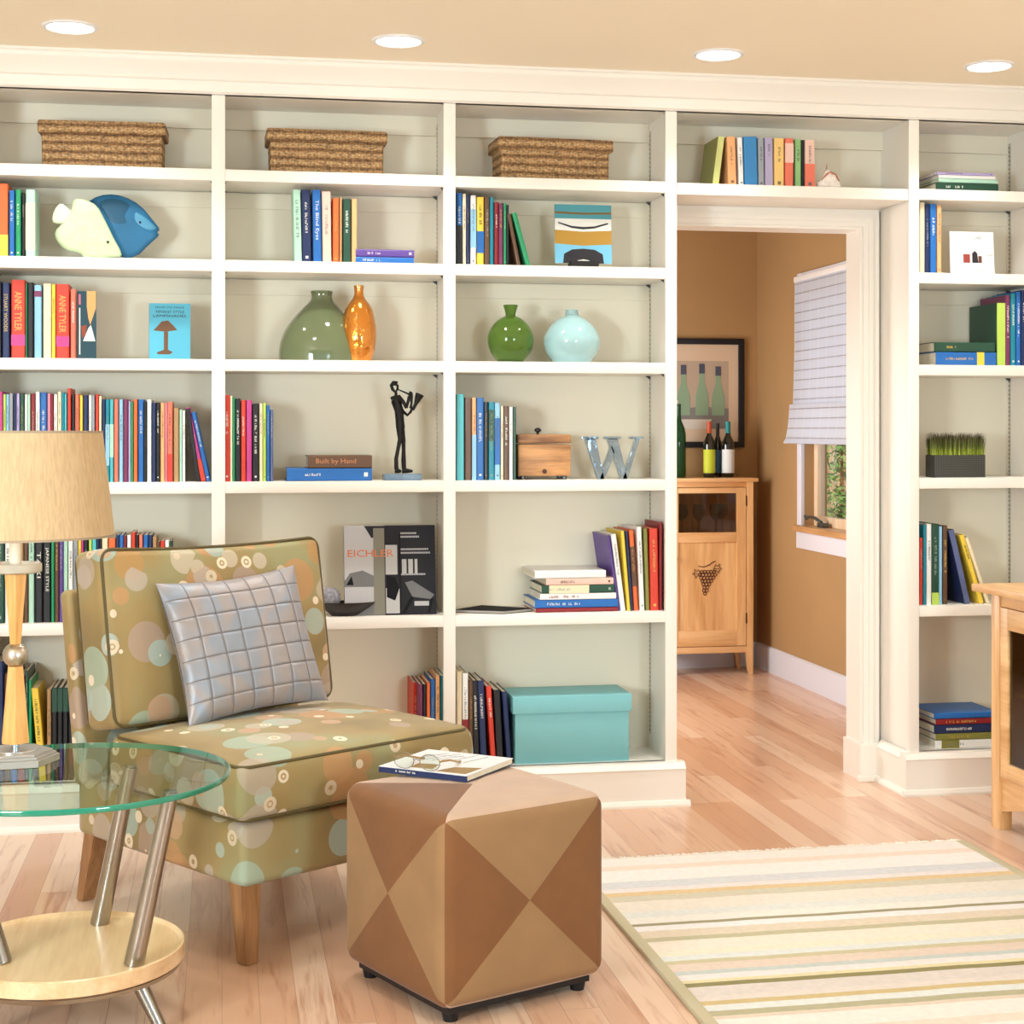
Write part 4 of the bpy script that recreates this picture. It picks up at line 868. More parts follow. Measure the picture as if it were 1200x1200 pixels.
bxo('door_panel', (-dw+.052, dw-.052, .01, .018, pz0, pz1), M_CHERRY, dr, bev=0)
bxo('glass_pane', (-dw+.052, dw-.052, .010, .014, gz0, gz1), M_SMOKE, dr, bev=0)
bm = B()
for zz in (.27, .89): box(bm, dw-.002, dw+.004, -.002, .004, zz, zz+.055)
ob('hinge', bm, mat('dark_hinge', '3a2c24', .4, metal=.7), dr)
bm = B(); lathe(bm, [(0, 0), (.006, 0), (.005, .01), (.011, .016), (.011, .022), (0, .025)], 16)
for v in bm.verts: v.co = Vector((-dw+.026+v.co.x, .002-v.co.z, .62+v.co.y))
ob('knob', bm, mat('dark_hinge', '3a2c24'), dr)
gm = B(); gy = .0085; gx, gz = 0.0, .50
for row_, n_ in enumerate((5, 6, 5, 4, 3, 2, 2, 1)):
    for i in range(n_):
        cx, cz = gx-.006*row_*.4+(i-(n_-1)/2)*.017+.004, gz+.045-row_*.0165
        tube(gm, [(cx+.008*math.cos(R(a)), gy, cz+.008*math.sin(R(a))) for a in range(0, 360, 40)], .0022, 5, closed=True)
tube(gm, [(-.05, gy, gz+.075), (-.02, gy, gz+.07), (.01, gy, gz+.08), (.03, gy, gz+.095), (.045, gy, gz+.1)], .0025, 6)
for cx, cz, s in ((.055, gz+.06, 1), (-.058, gz+.035, -1)):
    tube(gm, [(cx+s*a, gy, cz+b) for a, b in ((-.02, 0), (-.01, .022), (0, .012), (.012, .025), (.012, .006), (.024, .0), (.01, -.008), (.006, -.024), (-.004, -.01), (-.016, -.014))], .0022, 6, closed=True)
    tube(gm, [(cx-s*.016, gy, cz), (cx+s*.012, gy, cz)], .0015, 5)
ob('grape_carving', gm, mat('burnt_carving', '5c3218', .6), dr, label='dark carved grape bunch')
# stemware
M_WG = pane('stemware_glass', 'eef2f2', .01, 1.6)
for i, (gx_, lab) in enumerate(((-.115, 'wine glass behind the cabinet pane, leftmost in view'), (-.02, 'wine glass behind the cabinet pane, between two others'), (.075, 'wine glass behind the cabinet pane, nearest the hinge'), (.13, 'wine glass behind the cabinet pane, deepest at right'))):
    g = thing('wine_glass', 'clear '+lab, 'glass', ((CX0+CX1)/2+gx_, CY0+(.1 if i < 3 else .17), .7305), group='wine glasses in the cabinet')
    bm = B(); lathe(bm, [(0, 0), (.03, 0), (.03, .002), (.006, .006), (.004, .02), (.004, .07), (.012, .08), (.03, .1), (.035, .125), (.03, .165), (.029, .165), (.033, .125), (.028, .102), (.01, .083), (0, .082)], 24); ob('glass_body', bm, M_WG, g, angle=50)
# bottles
def bottle(label, u, vt, m, cap, lab=None, wd=.036, y=2.93, labc=None, flat=False):
    X = wx(u, y); h = wz(u, vt, y)-(CH+.018)
    g = thing('wine_bottle', label, 'bottle', (X, y, CH+.018), group='bottles on the wine cabinet')
    bm = B(); lathe(bm, [(0, 0), (wd*.9, 0), (wd, .006), (wd, h*.58), (wd*.85, h*.66), (wd*.42, h*.76), (wd*.34, h*.82), (wd*.34, h*.985), (0, h*.985)], 28); ob('bottle_body', bm, m, g, angle=45)
    if cap:
        bm = B(); lathe(bm, [(0, h), (wd*.4, h), (wd*.4, h*.8), (wd*.37, h*.79)], 20); ob('capsule', bm, cap, g)
    if labc:
        bm = B()
        vs = [[bm.verts.new(((wd+.0006)*math.sin(R(a)), -(wd+.0006)*math.cos(R(a)), z)) for a in range(-85, 95, 10)] for z in (h*.08, h*.5)]
        for i in range(len(vs[0])-1): bm.faces.new((vs[0][i], vs[0][i+1], vs[1][i+1], vs[1][i]))
        ob('bottle_label', bm, labc, g, label=lab)
M_DKG = mat('dark_bottle_glass', '10140f', .06, coat=1)
bottle('dark wine bottle with red cap and lime label', 831, 494, M_DKG, mat('red_foil', 'c0502c', .35), 'lime label', labc=mat('lime_label', 'c8d434', .5), wd=.032)
bottle('slim dark bottle between the red-capped and teal-capped bottles', 841, 496, M_DKG, M_BLACK, 'blue label', labc=mat('blue_label', '4878a8', .5), wd=.024, y=2.99)
bottle('dark wine bottle with teal cap and white label, nearest the window', 853, 494, M_DKG, mat('teal_foil', '1f8c94', .35), 'white label', labc=mat('white_label', 'dfe6ea', .5), wd=.034)
bottle('tall dark green glass bottle at left edge of the cabinet top', 795, 472, glassy('deep_green_glass', '1f5c34', .03, 1.45, .6), None, wd=.04)
# picture
y = HY-.001; PX1 = wx(872.5, HY-.02); PX0 = 2*wx(812, HY)-PX1+.0; pzt, pzb = wz(835, 397, HY), wz(835, 524.5, HY)
r = thing('framed_picture', 'black framed picture of pale green bottles hanging over the wine cabinet', 'picture', ((PX0+PX1)/2, HY, pzb)); w = PX1-PX0; h = pzt-pzb; f = .032
bm = B(); box(bm, -w/2, w/2, -.022, -.002, 0, f, bev=.002); box(bm, -w/2, w/2, -.022, -.002, h-f, h, bev=.002); box(bm, -w/2, -w/2+f, -.022, -.002, f, h-f, bev=.002); box(bm, w/2-f, w/2, -.022, -.002, f, h-f, bev=.002); ob('frame', bm, mat('black_frame', '14161f', .4), r)
bxo('mat_board', (-w/2+f, w/2-f, -.008, -.002, f, h-f), mat('mat_cream', 'd8c2aa', .7), r, bev=0)
bm = B(); iw, ih = w-2*f-.11, h-2*f-.16; z0 = f+.07
def pr_(pts, mi, y): prism(bm, [(-iw/2+p[0]*iw, z0+p[1]*ih) for p in pts], y, -.008, 'Y', mi)
pr_(rect(0, 1, 0, 1), 0, -.0085); pr_([(0, 0), (1, 0), (1, .3), (.6, .33), (0, .24)], 1, -.0095)
for cx_, s_ in ((.16, .9), (.36, 1), (.62, 1.02), (.85, .98)):
    pr_([(cx_-.09, .2), (cx_+.09, .2), (cx_+.09, .48*s_), (cx_+.035, .68*s_), (cx_+.035, .92*s_), (cx_-.035, .92*s_), (cx_-.035, .68*s_), (cx_-.09, .48*s_)], 2, -.0105)
    pr_(rect(cx_-.038, cx_+.038, .8*s_, .94*s_), 3, -.0115)
pr_(rect(.05, .28, .25, .42), 4, -.0125); pr_([(.3, .0), (.7, .0), (.76, .14), (.24, .14)], 4, -.0118)
ob('print', bm, [mat('print_sand', 'b8a896', .6), mat('print_grey_cloth', '82807e', .6), mat('print_bottle_green', '8caa8e', .6), mat('print_dusk', '4c5468', .6), mat('print_cup', 'd8d2ca', .6)], r, smooth=False)
# window
bm = B(); xf = HX-.018
for a, b, c_, d_ in ((WY1, WY1+.06, WZ0-.0, WZ1+.06), (WY0-.06, WY0, WZ0-.0, WZ1+.06), (WY0, WY1, WZ1, WZ1+.06)): box(bm, xf, HX, a, b, c_, d_, bev=.002)
box(bm, HX-.022, HX, WY0-.06, WY1+.06, WZ0-.105, WZ0-.018, bev=.002)
r = ob('window_1', bm, M_HTRIM, kind='structure')
bxo('window_sill', (HX-.05, HX+.08, WY0-.06, WY1+.04, WZ0-.018, WZ0+.012), wood('oak_sill', 'a87848', 'd8a874', 'Y', 4), r, bev=.003)
bm = B()
for a, b, c_, d_ in ((WY1-.05, WY1, WZ0, WZ1), (WY0, WY0+.05, WZ0, WZ1), (WY0+.05, WY1-.05, WZ0+.012, WZ0+.06), (WY0+.05, WY1-.05, WZ1-.05, WZ1)): box(bm, HX+.05, HX+.09, a, b, c_, d_, bev=.002)
ob('window_frame', bm, wood('pine_sash', 'd8b48c', 'f0d8b8', 'Z', 4), r)
bxo('window_pane', (HX+.066, HX+.07, WY0+.05, WY1-.05, WZ0+.06, WZ1-.05), M_PANE, r, bev=0)
bm = B(); box(bm, HX+.0, HX+.03, 2.12, 2.2, WZ0+.012, WZ0+.035, bev=.004); tube(bm, [(HX+.01, 2.16, WZ0+.035), (HX-.005, 2.2, WZ0+.055), (HX-.01, 2.27, WZ0+.06), (HX-.005, 2.33, WZ0+.045), (HX-.004, 2.345, WZ0+.06)], [.009, .008, .007, .007, .009], 10); ob('crank_handle', bm, mat('dark_pewter', '5c6460', .35, metal=.7), r)
# roman shade
def shade_mat():
    m, N, L, P = newmat('white_woven_shade')
    tc = N.new('ShaderNodeTexCoord'); s = N.new('ShaderNodeSeparateXYZ'); L.new(tc.outputs['Object'], s.inputs[0])
    def fr(o, period, width):
        d = N.new('ShaderNodeMath'); d.operation = 'DIVIDE'; d.inputs[1].default_value = period; L.new(o, d.inputs[0])
        f = N.new('ShaderNodeMath'); f.operation = 'FRACT'; L.new(d.outputs[0], f.inputs[0])
        l = N.new('ShaderNodeMath'); l.operation = 'LESS_THAN'; l.inputs[1].default_value = width; L.new(f.outputs[0], l.inputs[0]); return l.outputs[0]
    a = fr(s.outputs[2], .0485, .1); b = fr(s.outputs[1], .11, .05)
    mx = N.new('ShaderNodeMix'); mx.data_type = 'RGBA'; mx.inputs[6].default_value = lin('eef0f6'); mx.inputs[7].default_value = lin('a5928a'); L.new(a, mx.inputs[0])
    m2 = N.new('ShaderNodeMix'); m2.data_type = 'RGBA'; m2.inputs[7].default_value = lin('ffffff'); L.new(b, m2.inputs[0]); L.new(mx.outputs[2], m2.inputs[6])
    L.new(m2.outputs[2], P.inputs['Base Color']); P.inputs['Roughness'].default_value = .8
    tr = N.new('ShaderNodeBsdfTranslucent'); tr.inputs[0].default_value = lin('dfe6f4'); ms = N.new('ShaderNodeMixShader'); ms.inputs[0].default_value = .5
    L.new(P.outputs[0], ms.inputs[1]); L.new(tr.outputs[0], ms.inputs[2]); L.new(ms.outputs[0], N['Material Output'].inputs[0]); return m
r = thing('roman_shade', 'white woven roman shade half lowered over the hall window', 'window shade', (HX, (WY0+WY1)/2, 1.2))
bm = B(); prof = [(-.024, 2.045), (-.026, 1.9), (-.026, 1.7), (-.03, 1.56), (-.034, 1.415), (-.042, 1.40), (-.05, 1.395)]
prof2 = [(-.052, 1.42), (-.056, 1.36), (-.062, 1.30), (-.072, 1.25), (-.085, 1.225), (-.07, 1.222)]
ya, yb = WY0-.08, WY1+.075
for pf in (prof, prof2):
    prism(bm, [(HX*0+a, b-1.2) for a, b in pf]+[(a+.006, b-1.2) for a, b in pf[::-1]], ya-(WY0+WY1)/2, yb-(WY0+WY1)/2, 'Y')
ob('shade_fabric', bm, shade_mat(), r, smooth=False)
bxo('headrail', (-.03, -.005, ya-(WY0+WY1)/2, yb-(WY0+WY1)/2, 0.838, .865), M_WHITE, r)
# outside
r = thing('garden_fence', 'sunlit board fence seen through the hall window', 'fence', (2.95, 5.3, 0))
for i in range(26):
    bm = B(); box(bm, i*.14, i*.14+.13, 0, .02, 0, 2.3, bev=.003); ob('fence_board', bm, wood('fence_board_wood', 'b88c5c', 'e0bc8c', 'Z', 4), r)
sh = thing('shrub', 'leafy green shrub outside the hall window', 'plant', (3.86, 4.35, 0))
bm = B(); tube(bm, [(0, 0, 0), (.02, .02, .6), (0, -.02, 1.2)], [.03, .02, .008], 8); ob('trunk', bm, M_LEGW, sh)
bm = B(); rr = random.Random(9)
for i in range(1300):
    th_, ph = rr.uniform(0, 6.28), rr.uniform(-1.5, 1.5); rd = .3*rr.random()**.4
    c = Vector((rd*math.cos(th_)*math.cos(ph), rd*1.1*math.sin(th_)*math.cos(ph), 1.05+rd*1.8*math.sin(ph))); a = Vector((rr.gauss(0, 1), rr.gauss(0, 1), rr.gauss(0, 1))).normalized(); b = a.orthogonal().normalized(); s_ = rr.uniform(.018, .034)
    bm.faces.new([bm.verts.new(c+a*s_), bm.verts.new(c+b*s_*.4), bm.verts.new(c-a*s_), bm.verts.new(c-b*s_*.4)])
ob('foliage', bm, mat('shrub_leaf', '7c9a4c', .5, var=.35, vscale=8), sh, smooth=False, kind='stuff')
bm = B(); box(bm, HX+.12, 9, -1, 8, -.1, -.02); ob('ground_outside', bm, mat('garden_soil', '8c8068', .9), kind='structure', smooth=False)

# ------------------------------------------------------------------ media cabinet at right
r = thing('media_cabinet', 'light cherry cabinet with smoked glass door at the right edge', 'cabinet', (2.465, -1.1, 0))
mh = .787; y0, y1, xd = -.62, .62, .45
bxo('cabinet_top', (-.05, xd+.03, y0-.05, y1+.04, mh-.024, mh), M_CHERRYH, r, bev=.004)
for xx in (0, xd-.045):
    for yy in (y0, y1-.055): bxo('leg', (xx, xx+.045, yy, yy+.055, 0, mh-.024), M_CHERRY, r, bev=.002)
bxo('top_rail', (.006, .026, y0+.055, y1-.055, .72, mh-.024), M_CHERRYH, r)
bm = B(); N_ = 14; ap = [(y0+.055, .168), (y0+.055, .06)]+[(y0+.1+(y1-y0-.2)*i/N_, .07+.045*math.sin(math.pi*i/N_)**.6) for i in range(N_+1)]+[(y1-.055, .06), (y1-.055, .168)]
prism(bm, ap, .008, .026, 'X'); ob('apron', bm, M_CHERRYH, r, smooth=False)
bxo('side_panel', (.045, xd-.045, y1-.035, y1-.02, .1, mh-.024), M_CHERRYX, r); bxo('side_panel', (.045, xd-.045, y0+.02, y0+.035, .1, mh-.024), M_CHERRYX, r)
bxo('back_board', (xd-.03, xd-.02, y0+.055, y1-.055, .1, mh-.024), M_CHERRYH, r, bev=0); bxo('cabinet_floor', (.03, xd-.03, y0+.036, y1-.036, .15, .166), M_CHERRYH, r, bev=0)
bxo('inner_shelf', (.05, xd-.03, y0+.036, y1-.036, .43, .445), M_CHERRYH, r, bev=0)
M_SMOKED = pane('smoked_cabinet_glass', 'c4c0b2', .05)
for a, b in ((y0+.057, -.001), (.001, y1-.057)):
    dr = bpy.data.objects.new('door', None); C.objects.link(dr); dr.parent = r
    bm = B(); box(bm, .002, .022, a, a+.05, .17, .718, bev=.002); box(bm, .002, .022, b-.05, b, .17, .718, bev=.002); box(bm, .002, .022, a+.05, b-.05, .65, .718, bev=.002); box(bm, .002, .022, a+.05, b-.05, .17, .222, bev=.002); ob('door_frame', bm, M_CHERRYH, dr)
    bxo('glass_pane', (.010, .014, a+.05, b-.05, .222, .65), M_SMOKED, dr, bev=0)
dv = thing('media_box', 'thin black box on the light cherry cabinet top at the right edge', 'electronics', (2.72, -.86, mh))
bxo('housing', (-.16, .16, -.22, .22, .006, .022), M_BLACK, dv, bev=.003)
for sx in (-1, 1):
    for sy in (-1, 1): bxo('foot', (sx*.13-.01, sx*.13+.01, sy*.19-.01, sy*.19+.01, 0, .006), M_BLACK, dv, bev=0)

# ------------------------------------------------------------------ rug
def rug_mat():
    m, N, L, P = newmat('striped_wool_rug')
    tc = N.new('ShaderNodeTexCoord'); s = N.new('ShaderNodeSeparateXYZ')
    nz = N.new('ShaderNodeTexNoise'); nz.inputs['Scale'].default_value = 5; mp = N.new('ShaderNodeMapping'); mp.inputs['Scale'].default_value = (1, .2, 1); L.new(tc.outputs['Object'], mp.inputs['Vector']); L.new(mp.outputs[0], nz.inputs['Vector'])
    L.new(tc.outputs['Object'], s.inputs[0])
    w_ = N.new('ShaderNodeMath'); w_.operation = 'MULTIPLY_ADD'; w_.inputs[1].default_value = .012; L.new(nz.outputs['Fac'], w_.inputs[0]); L.new(s.outputs[1], w_.inputs[2])
    mr = N.new('ShaderNodeMapRange'); mr.inputs['From Min'].default_value = 0; mr.inputs['From Max'].default_value = -1.32; mr.clamp = False; L.new(w_.outputs[0], mr.inputs['Value'])
    fr = N.new('ShaderNodeMath'); fr.operation = 'FRACT'; L.new(mr.outputs[0], fr.inputs[0])
    pts = [(1010, 'ece0d8'), (1016, 'e8d4c4'), (1021, 'efe4de'), (1034, 'd4d2d2'), (1042, 'e4dad6'), (1047, 'dcc092'), (1051, 'cfc6b0'), (1058, 'e4dacc'), (1070, 'dcdad2'), (1077, 'e6e0d6'), (1084, '9c9270'), (1087, 'e8e2e0'), (1093, 'dcccb6'), (1102, 'bfb594'), (1106, 'e8dccc'), (1118, 'e4dcc6'), (1124, 'dadad4'), (1130, 'c8bc98'), (1134, 'dcc8b8'), (1143, 'c2c6c0'), (1148, 'e2dad6'), (1154, 'ddd0a6'), (1158, '8e8458'), (1162, 'd8ccc4'), (1174, 'dcd0c6'), (1180, 'ccb482'), (1185, 'dcdcd8'), (1192, 'b4ac8c'), (1198, 'dccab8')]
    y00 = fl(760, 1008)[1]; st = []
    for v, c in pts: st.append((max(0, min(1, (y00-fl(775, v)[1])/1.32)), c))
    st[0] = (0, st[0][1]); r_ = ramp(N, st, 'CONSTANT'); L.new(fr.outputs[0], r_.inputs[0])
    n4 = N.new('ShaderNodeTexNoise'); n4.inputs['Scale'].default_value = 60; L.new(tc.outputs['Object'], n4.inputs['Vector'])
    mr2 = N.new('ShaderNodeMapRange'); mr2.inputs['To Min'].default_value = .88; mr2.inputs['To Max'].default_value = 1.1; L.new(n4.outputs['Fac'], mr2.inputs['Value'])
    hs = N.new('ShaderNodeHueSaturation'); L.new(r_.outputs[0], hs.inputs['Color']); L.new(mr2.outputs[0], hs.inputs['Value']); L.new(hs.outputs[0], P.inputs['Base Color'])
    P.inputs['Roughness'].default_value = .95; b = N.new('ShaderNodeBump'); b.inputs['Strength'].default_value = .5; b.inputs['Distance'].default_value = .004
    n5 = N.new('ShaderNodeTexNoise'); n5.inputs['Scale'].default_value = 260; L.new(tc.outputs['Object'], n5.inputs['Vector']); L.new(n5.outputs['Fac'], b.inputs['Height']); L.new(b.outputs[0], P.inputs['Normal']); return m
RW = 1.275
r = thing('area_rug', 'pale striped wool rug with fringed end on the wood floor', 'rug', (1.0, -.70, 0), (0, 0, R(.9)))
bm = B(); box(bm, .03, RW-.03, -2.6, 0, 0, .012); ob('woven_field', bm, rug_mat(), r, smooth=False)
M_BIND = mat('rug_binding', 'c2b698', .95, bump=.5, bscale=200)
for a, b in ((0, .03), (RW-.03, RW)): bxo('side_binding', (a, b, -2.6, 0, 0, .014), M_BIND, r, bev=.004)
bm = B(); rr = random.Random(2)
for i in range(420):
    x = RW*(i+.5)/420; l = rr.uniform(.03, .055); dx = rr.gauss(0, .008)
    tube(bm, [(x, -.002, .007), (x+dx*.5, l*.5, .005), (x+dx, l, .002)], .0022, 4)
ob('fringe', bm, mat('fringe_yarn', 'efe8dc', .9), r, kind='stuff')

# ------------------------------------------------------------------ slipper chair
OX, OY, AZ = .126, -.956, R(34.6)
r = thing('slipper_chair', 'olive armless slipper chair with pastel dotted upholstery and wooden legs', 'chair', (OX, OY, 0), (0, 0, AZ))
def piping(name, pts, parent, rad=.0045, m=None): 
    bm = B(); tube(bm, pts, rad, 8, closed=True); return ob(name, bm, m or M_PIPE, parent)
def rrect(hx, hy, rc, z, n=6):
    out = []
    for cx, cy, a0 in ((hx-rc, hy-rc, 0), (-hx+rc, hy-rc, 90), (-hx+rc, -hy+rc, 180), (hx-rc, -hy+rc, 270)):
        out += [(cx+rc*math.cos(R(a0+90*i/n)), cy+rc*math.sin(R(a0+90*i/n)), z) for i in range(n+1)]
    # fill long sides
    res = []
    for i, p in enumerate(out):
        q = out[(i+1) % len(out)]; res.append(p); L = math.dist(p, q); k = int(L/.06)
        for j in range(1, k): t = j/k; res.append(tuple(p[c]+(q[c]-p[c])*t for c in range(3)))
    return res
bm = B(); rbox(bm, .36, .385, .078, .02, 6, 3, c=(0, 0, .268)); ob('seat_frame', bm, M_DOTS, r, angle=60)
hx, hy, hz = .375, .29, .068; cyy = -.112; czz = .42
def crownf(q): 
    e = max(0, 1-(q.x/hx)**2)*max(0, 1-(q.y/hy)**2); s = 1 if q.z > 0 else -.3
    bul = 1+.03*(1-(q.z/hz)**2)
    return (q.x*bul, q.y*bul, q.z+s*.03*math.sqrt(e)*(abs(q.z)/hz))
bm = B(); rbox(bm, hx, hy, hz, .022, 12, 4, fn=crownf, c=(0, cyy, czz)); sc = ob('seat_cushion', bm, M_DOTS, r, angle=70)
for s in (1, -1): piping('piping', [(a, b+cyy, czz+z) for a, b, z in rrect(hx*.99, hy*.99, .03, s*(hz-.005))], sc)
# back cushion: local slab standing, tilted back
bt = R(9); bh = .235; bth = .07; bw = .368
T = Matrix.Translation((0, .18, .505)) @ Matrix.Rotation(-bt, 4, 'X') @ Matrix.Translation((0, bth, bh-.006))
def backf(q):
    e = max(0, 1-(q.x/bw)**2)*max(0, 1-(q.z/bh)**2); s = -1 if q.y < 0 else 1
    zt = q.z+(.012*(q.x/bw)**2 if q.z > 0 else 0)
    return (q.x*(1+.02*(1-(q.y/bth)**2)), q.y+s*(.028 if s < 0 else .005)*math.sqrt(e)*abs(q.y)/bth, zt)
bm = B(); rbox(bm, bw, bth, bh, .025, 12, 4, fn=backf); bmesh.ops.transform(bm, matrix=T, verts=bm.verts); bc = ob('back_cushion', bm, M_DOTS, r, angle=70)
for s in (1, -1):
    pts = [T @ Vector((a, s*(bth-.004), b+(.012*(a/bw)**2 if b > 0 else 0))) for a, b, z in rrect(bw*.985, bh*.985, .035, 0)]
    piping('piping', pts, bc)
T2 = Matrix.Translation((0, .325, .34)) @ Matrix.Rotation(-bt, 4, 'X')
bm = B(); rbox(bm, .372, .028, .265, .018, 8, 3, c=(0, .033, .255)); bmesh.ops.transform(bm, matrix=T2, verts=bm.verts); ob('back_frame', bm, M_DOTS, r, angle=60)
for sx in (-1, 1):
    for yy, k, f_ in ((-.345, -.012, 0), (.33, .07, 0)):
        bm = B(); x = sx*.325; a, b = .029, .019
        top = [(x-a, yy-a), (x+a, yy-a), (x+a, yy+a), (x-a, yy+a)]; bot = [(x-b, yy+k-b), (x+b, yy+k-b), (x+b, yy+k+b), (x-b, yy+k+b)]
        A = [bm.verts.new((p[0], p[1], .2)) for p in top]; Bv = [bm.verts.new((p[0], p[1], 0)) for p in bot]
        bm.faces.new(A); bm.faces.new(Bv[::-1])
        for i in range(4): bm.faces.new((Bv[i], Bv[(i+1) % 4], A[(i+1) % 4], A[i]))
        bmesh.ops.bevel(bm, geom=bm.edges[:], offset=.003, segments=2, affect='EDGES'); ob('leg', bm, M_LEGW, r)
# throw pillow
def satin():
    m, N, L, P = newmat('silver_blue_satin')
    tc = N.new('ShaderNodeTexCoord'); nz = N.new('ShaderNodeTexNoise'); nz.inputs['Scale'].default_value = 5; nz.inputs['Distortion'].default_value = 1; L.new(tc.outputs['Object'], nz.inputs['Vector'])
    lw = N.new('ShaderNodeLayerWeight'); lw.inputs[0].default_value = .45
    rp = ramp(N, [(.38, '9298a2'), (.5, 'a29792'), (.68, '8c9aaa')]); L.new(nz.outputs['Fac'], rp.inputs[0])
    L.new(rp.outputs[0], P.inputs['Base Color']); P.inputs['Roughness'].default_value = .42; P.inputs['Sheen Weight'].default_value = .3; P.inputs['Sheen Tint'].default_value = lin('c8c4e0'); P.inputs['Metallic'].default_value = .3
    b = N.new('ShaderNodeBump'); b.inputs['Strength'].default_value = .35; b.inputs['Distance'].default_value = .02; L.new(nz.outputs['Fac'], b.inputs['Height']); n2 = N.new('ShaderNodeTexNoise'); n2.inputs['Scale'].default_value = 14; L.new(tc.outputs['Object'], n2.inputs['Vector']); L.new(n2.outputs['Fac'], b.inputs['Height']); L.new(b.outputs[0], P.inputs['Normal']); return m
pil_loc = Vector((OX, OY, 0))+Matrix.Rotation(AZ, 3, 'Z') @ Vector((.006, .045, .512))
r = thing('throw_pillow', 'silvery blue quilted satin pillow leaning on the chair back', 'pillow', pil_loc, (R(-20), R(-3), AZ+R(-1.5)))
bm = B(); n = 140; pw_, ph_, pt_ = .228, .20, .058; G = 7.0
def pil(a, b, s):
    sq = (1-abs(a)**3.2)*(1-abs(b)**3.2); t = pt_*max(0, sq)**.55
    ga = abs(((a+1)/2*G) % 1-.5)*2; gb = abs(((b+1)/2*G) % 1-.5)*2
    groove = .0035*(math.exp(-((1-ga)/.1)**2)+math.exp(-((1-gb)/.1)**2))*min(1, sq*2)
    pinch = 1-.075*(1-b*b)*abs(a)**2; pin2 = 1-.085*(1-a*a)*abs(b)**2
    t2 = max(.0012, t-groove)+.003*math.sin(a*9+b*4)*sq
    return (a*pw_*pinch, -s*t2, ph_+b*ph_*pin2)
for s in (1, -1):
    g = [[bm.verts.new(pil(-1+2*i/n, -1+2*j/n, s)) for j in range(n+1)] for i in range(n+1)]
    for i in range(n):
        for j in range(n):
            q = (g[i][j], g[i+1][j], g[i+1][j+1], g[i][j+1]); f = bm.faces.new(q if s > 0 else q[::-1])
            if (i % 20 == 0 or j % 20 == 0) and 0 < i < n and 0 < j < n: f.material_index = 1
bmesh.ops.remove_doubles(bm, verts=bm.verts, dist=.0016)
ob('pillow_cover', bm, [satin(), mat('quilting_seam', '77706f', .6)], r, angle=180)

# ------------------------------------------------------------------ ottoman
fx, fy = fl(519.5, 1190, .035); rx, ry = fl(712, 1143, .035); lx, ly = fl(409, 1127, .035)
ang = math.atan2(ry-fy, rx-fx); s_ = .447
ocx = fx+s_/2*(math.cos(ang)-math.sin(ang)); ocy = fy+s_/2*(math.sin(ang)+math.cos(ang))
print('OTTO', fx, fy, rx, ry, lx, ly, math.degrees(ang), math.dist((fx, fy), (rx, ry)), math.dist((fx, fy), (lx, ly)))
OT = .457
r = thing('ottoman', 'tan velvet cube ottoman pieced from triangles, in front of the chair', 'ottoman', (ocx, ocy, 0), (0, 0, ang))
def om(ax, sg, a, b):
    # ax 0 (x faces): a=y,b=z ; ax 1: a=z,b=x ; ax 2: a=x,b=y
    if ax == 0: return (0 if sg < 0 else 1) if abs(b) > abs(a) else (1 if sg < 0 else 0)
    if ax == 1: return 1 if abs(a) > abs(b) else 0
    return (0 if a < 0 else 2) if abs(a) > abs(b) else 2
def velvet(name, c):
    m = mat(name, c, .75, sheen=.12, var=.07, vscale=9, bump=.1, bscale=80); return m
hz_ = (OT-.035)/2; hs = s_/2
def of(q):
    n_ = [q.x/hs, q.y/hs, q.z/hz_]; ax = max(range(3), key=lambda i: abs(n_[i])); o2 = [abs(n_[i]) for i in range(3) if i != ax]
    g = -.0022*math.exp(-((o2[0]-o2[1])/.018)**2)+.008*(1-o2[0]**2)*(1-o2[1]**2)
    p = [q.x, q.y, q.z]; p[ax] += (1 if p[ax] > 0 else -1)*g; return p
bm = B()
# build as exact cube then scale so that the diagonals meet the corners
rbox(bm, hs, hs, hs, .036, 14, 5, mfn=om, fn=lambda q: of(Vector((q.x, q.y, q.z*hz_/hs))), c=(0, 0, .035+hz_))
ob('velvet_cover', bm, [velvet('velvet_nap_dark', '7a4e28'), velvet('velvet_nap_light', '94704a'), velvet('velvet_nap_pale', 'bea08a')], r, angle=75)
bm = B(); box(bm, -hs+.03, hs-.03, -hs+.03, hs-.03, .02, .04); ob('bottom_board', bm, M_BLACK, r, smooth=False)
for sx in (-1, 1):
    for sy in (-1, 1):
        bm = B(); lathe(bm, [(0, 0), (.016, 0), (.02, .02), (0, .02)], 16, cx=sx*(hs-.05), cy=sy*(hs-.05)); ob('foot', bm, M_BLACK, r)
# magazine and glasses on the ottoman
zt = OT+.008
mp_ = [fl(444, 905, zt), fl(547, 917, zt), fl(573, 893, zt), fl(480, 884, zt)]
a_ = math.atan2(mp_[1][1]-mp_[0][1], mp_[1][0]-mp_[0][0]); mw = math.dist(mp_[0], mp_[1]); md = (math.dist(mp_[1], mp_[2])+math.dist(mp_[0], mp_[3]))/2
print('MAG', mw, md, math.degrees(a_), ocx, ocy)
r = thing('magazine', 'thin navy-spined white-covered book lying on the ottoman under reading glasses', 'book', (mp_[0][0], mp_[0][1], zt+.0005), (0, 0, a_))
mt = .015
M_NV = BM['navy']
bm = B(); box(bm, 0, mw, 0, md, 0, .0015); box(bm, 0, mw, 0, .003, .0015, mt-.0015); ob('spine_and_back_cover', bm, M_NV, r, smooth=False)
bm = B(); box(bm, .001, mw-.002, .003, md-.002, .0015, mt-.0015); ob('page_block', bm, M_PAGE, r, smooth=False)
bxo('front_cover', (0, mw, 0, md, mt-.0015, mt), mat('cover_white_photo', 'e6e6e8', .35), r, bev=0)
bm = B()
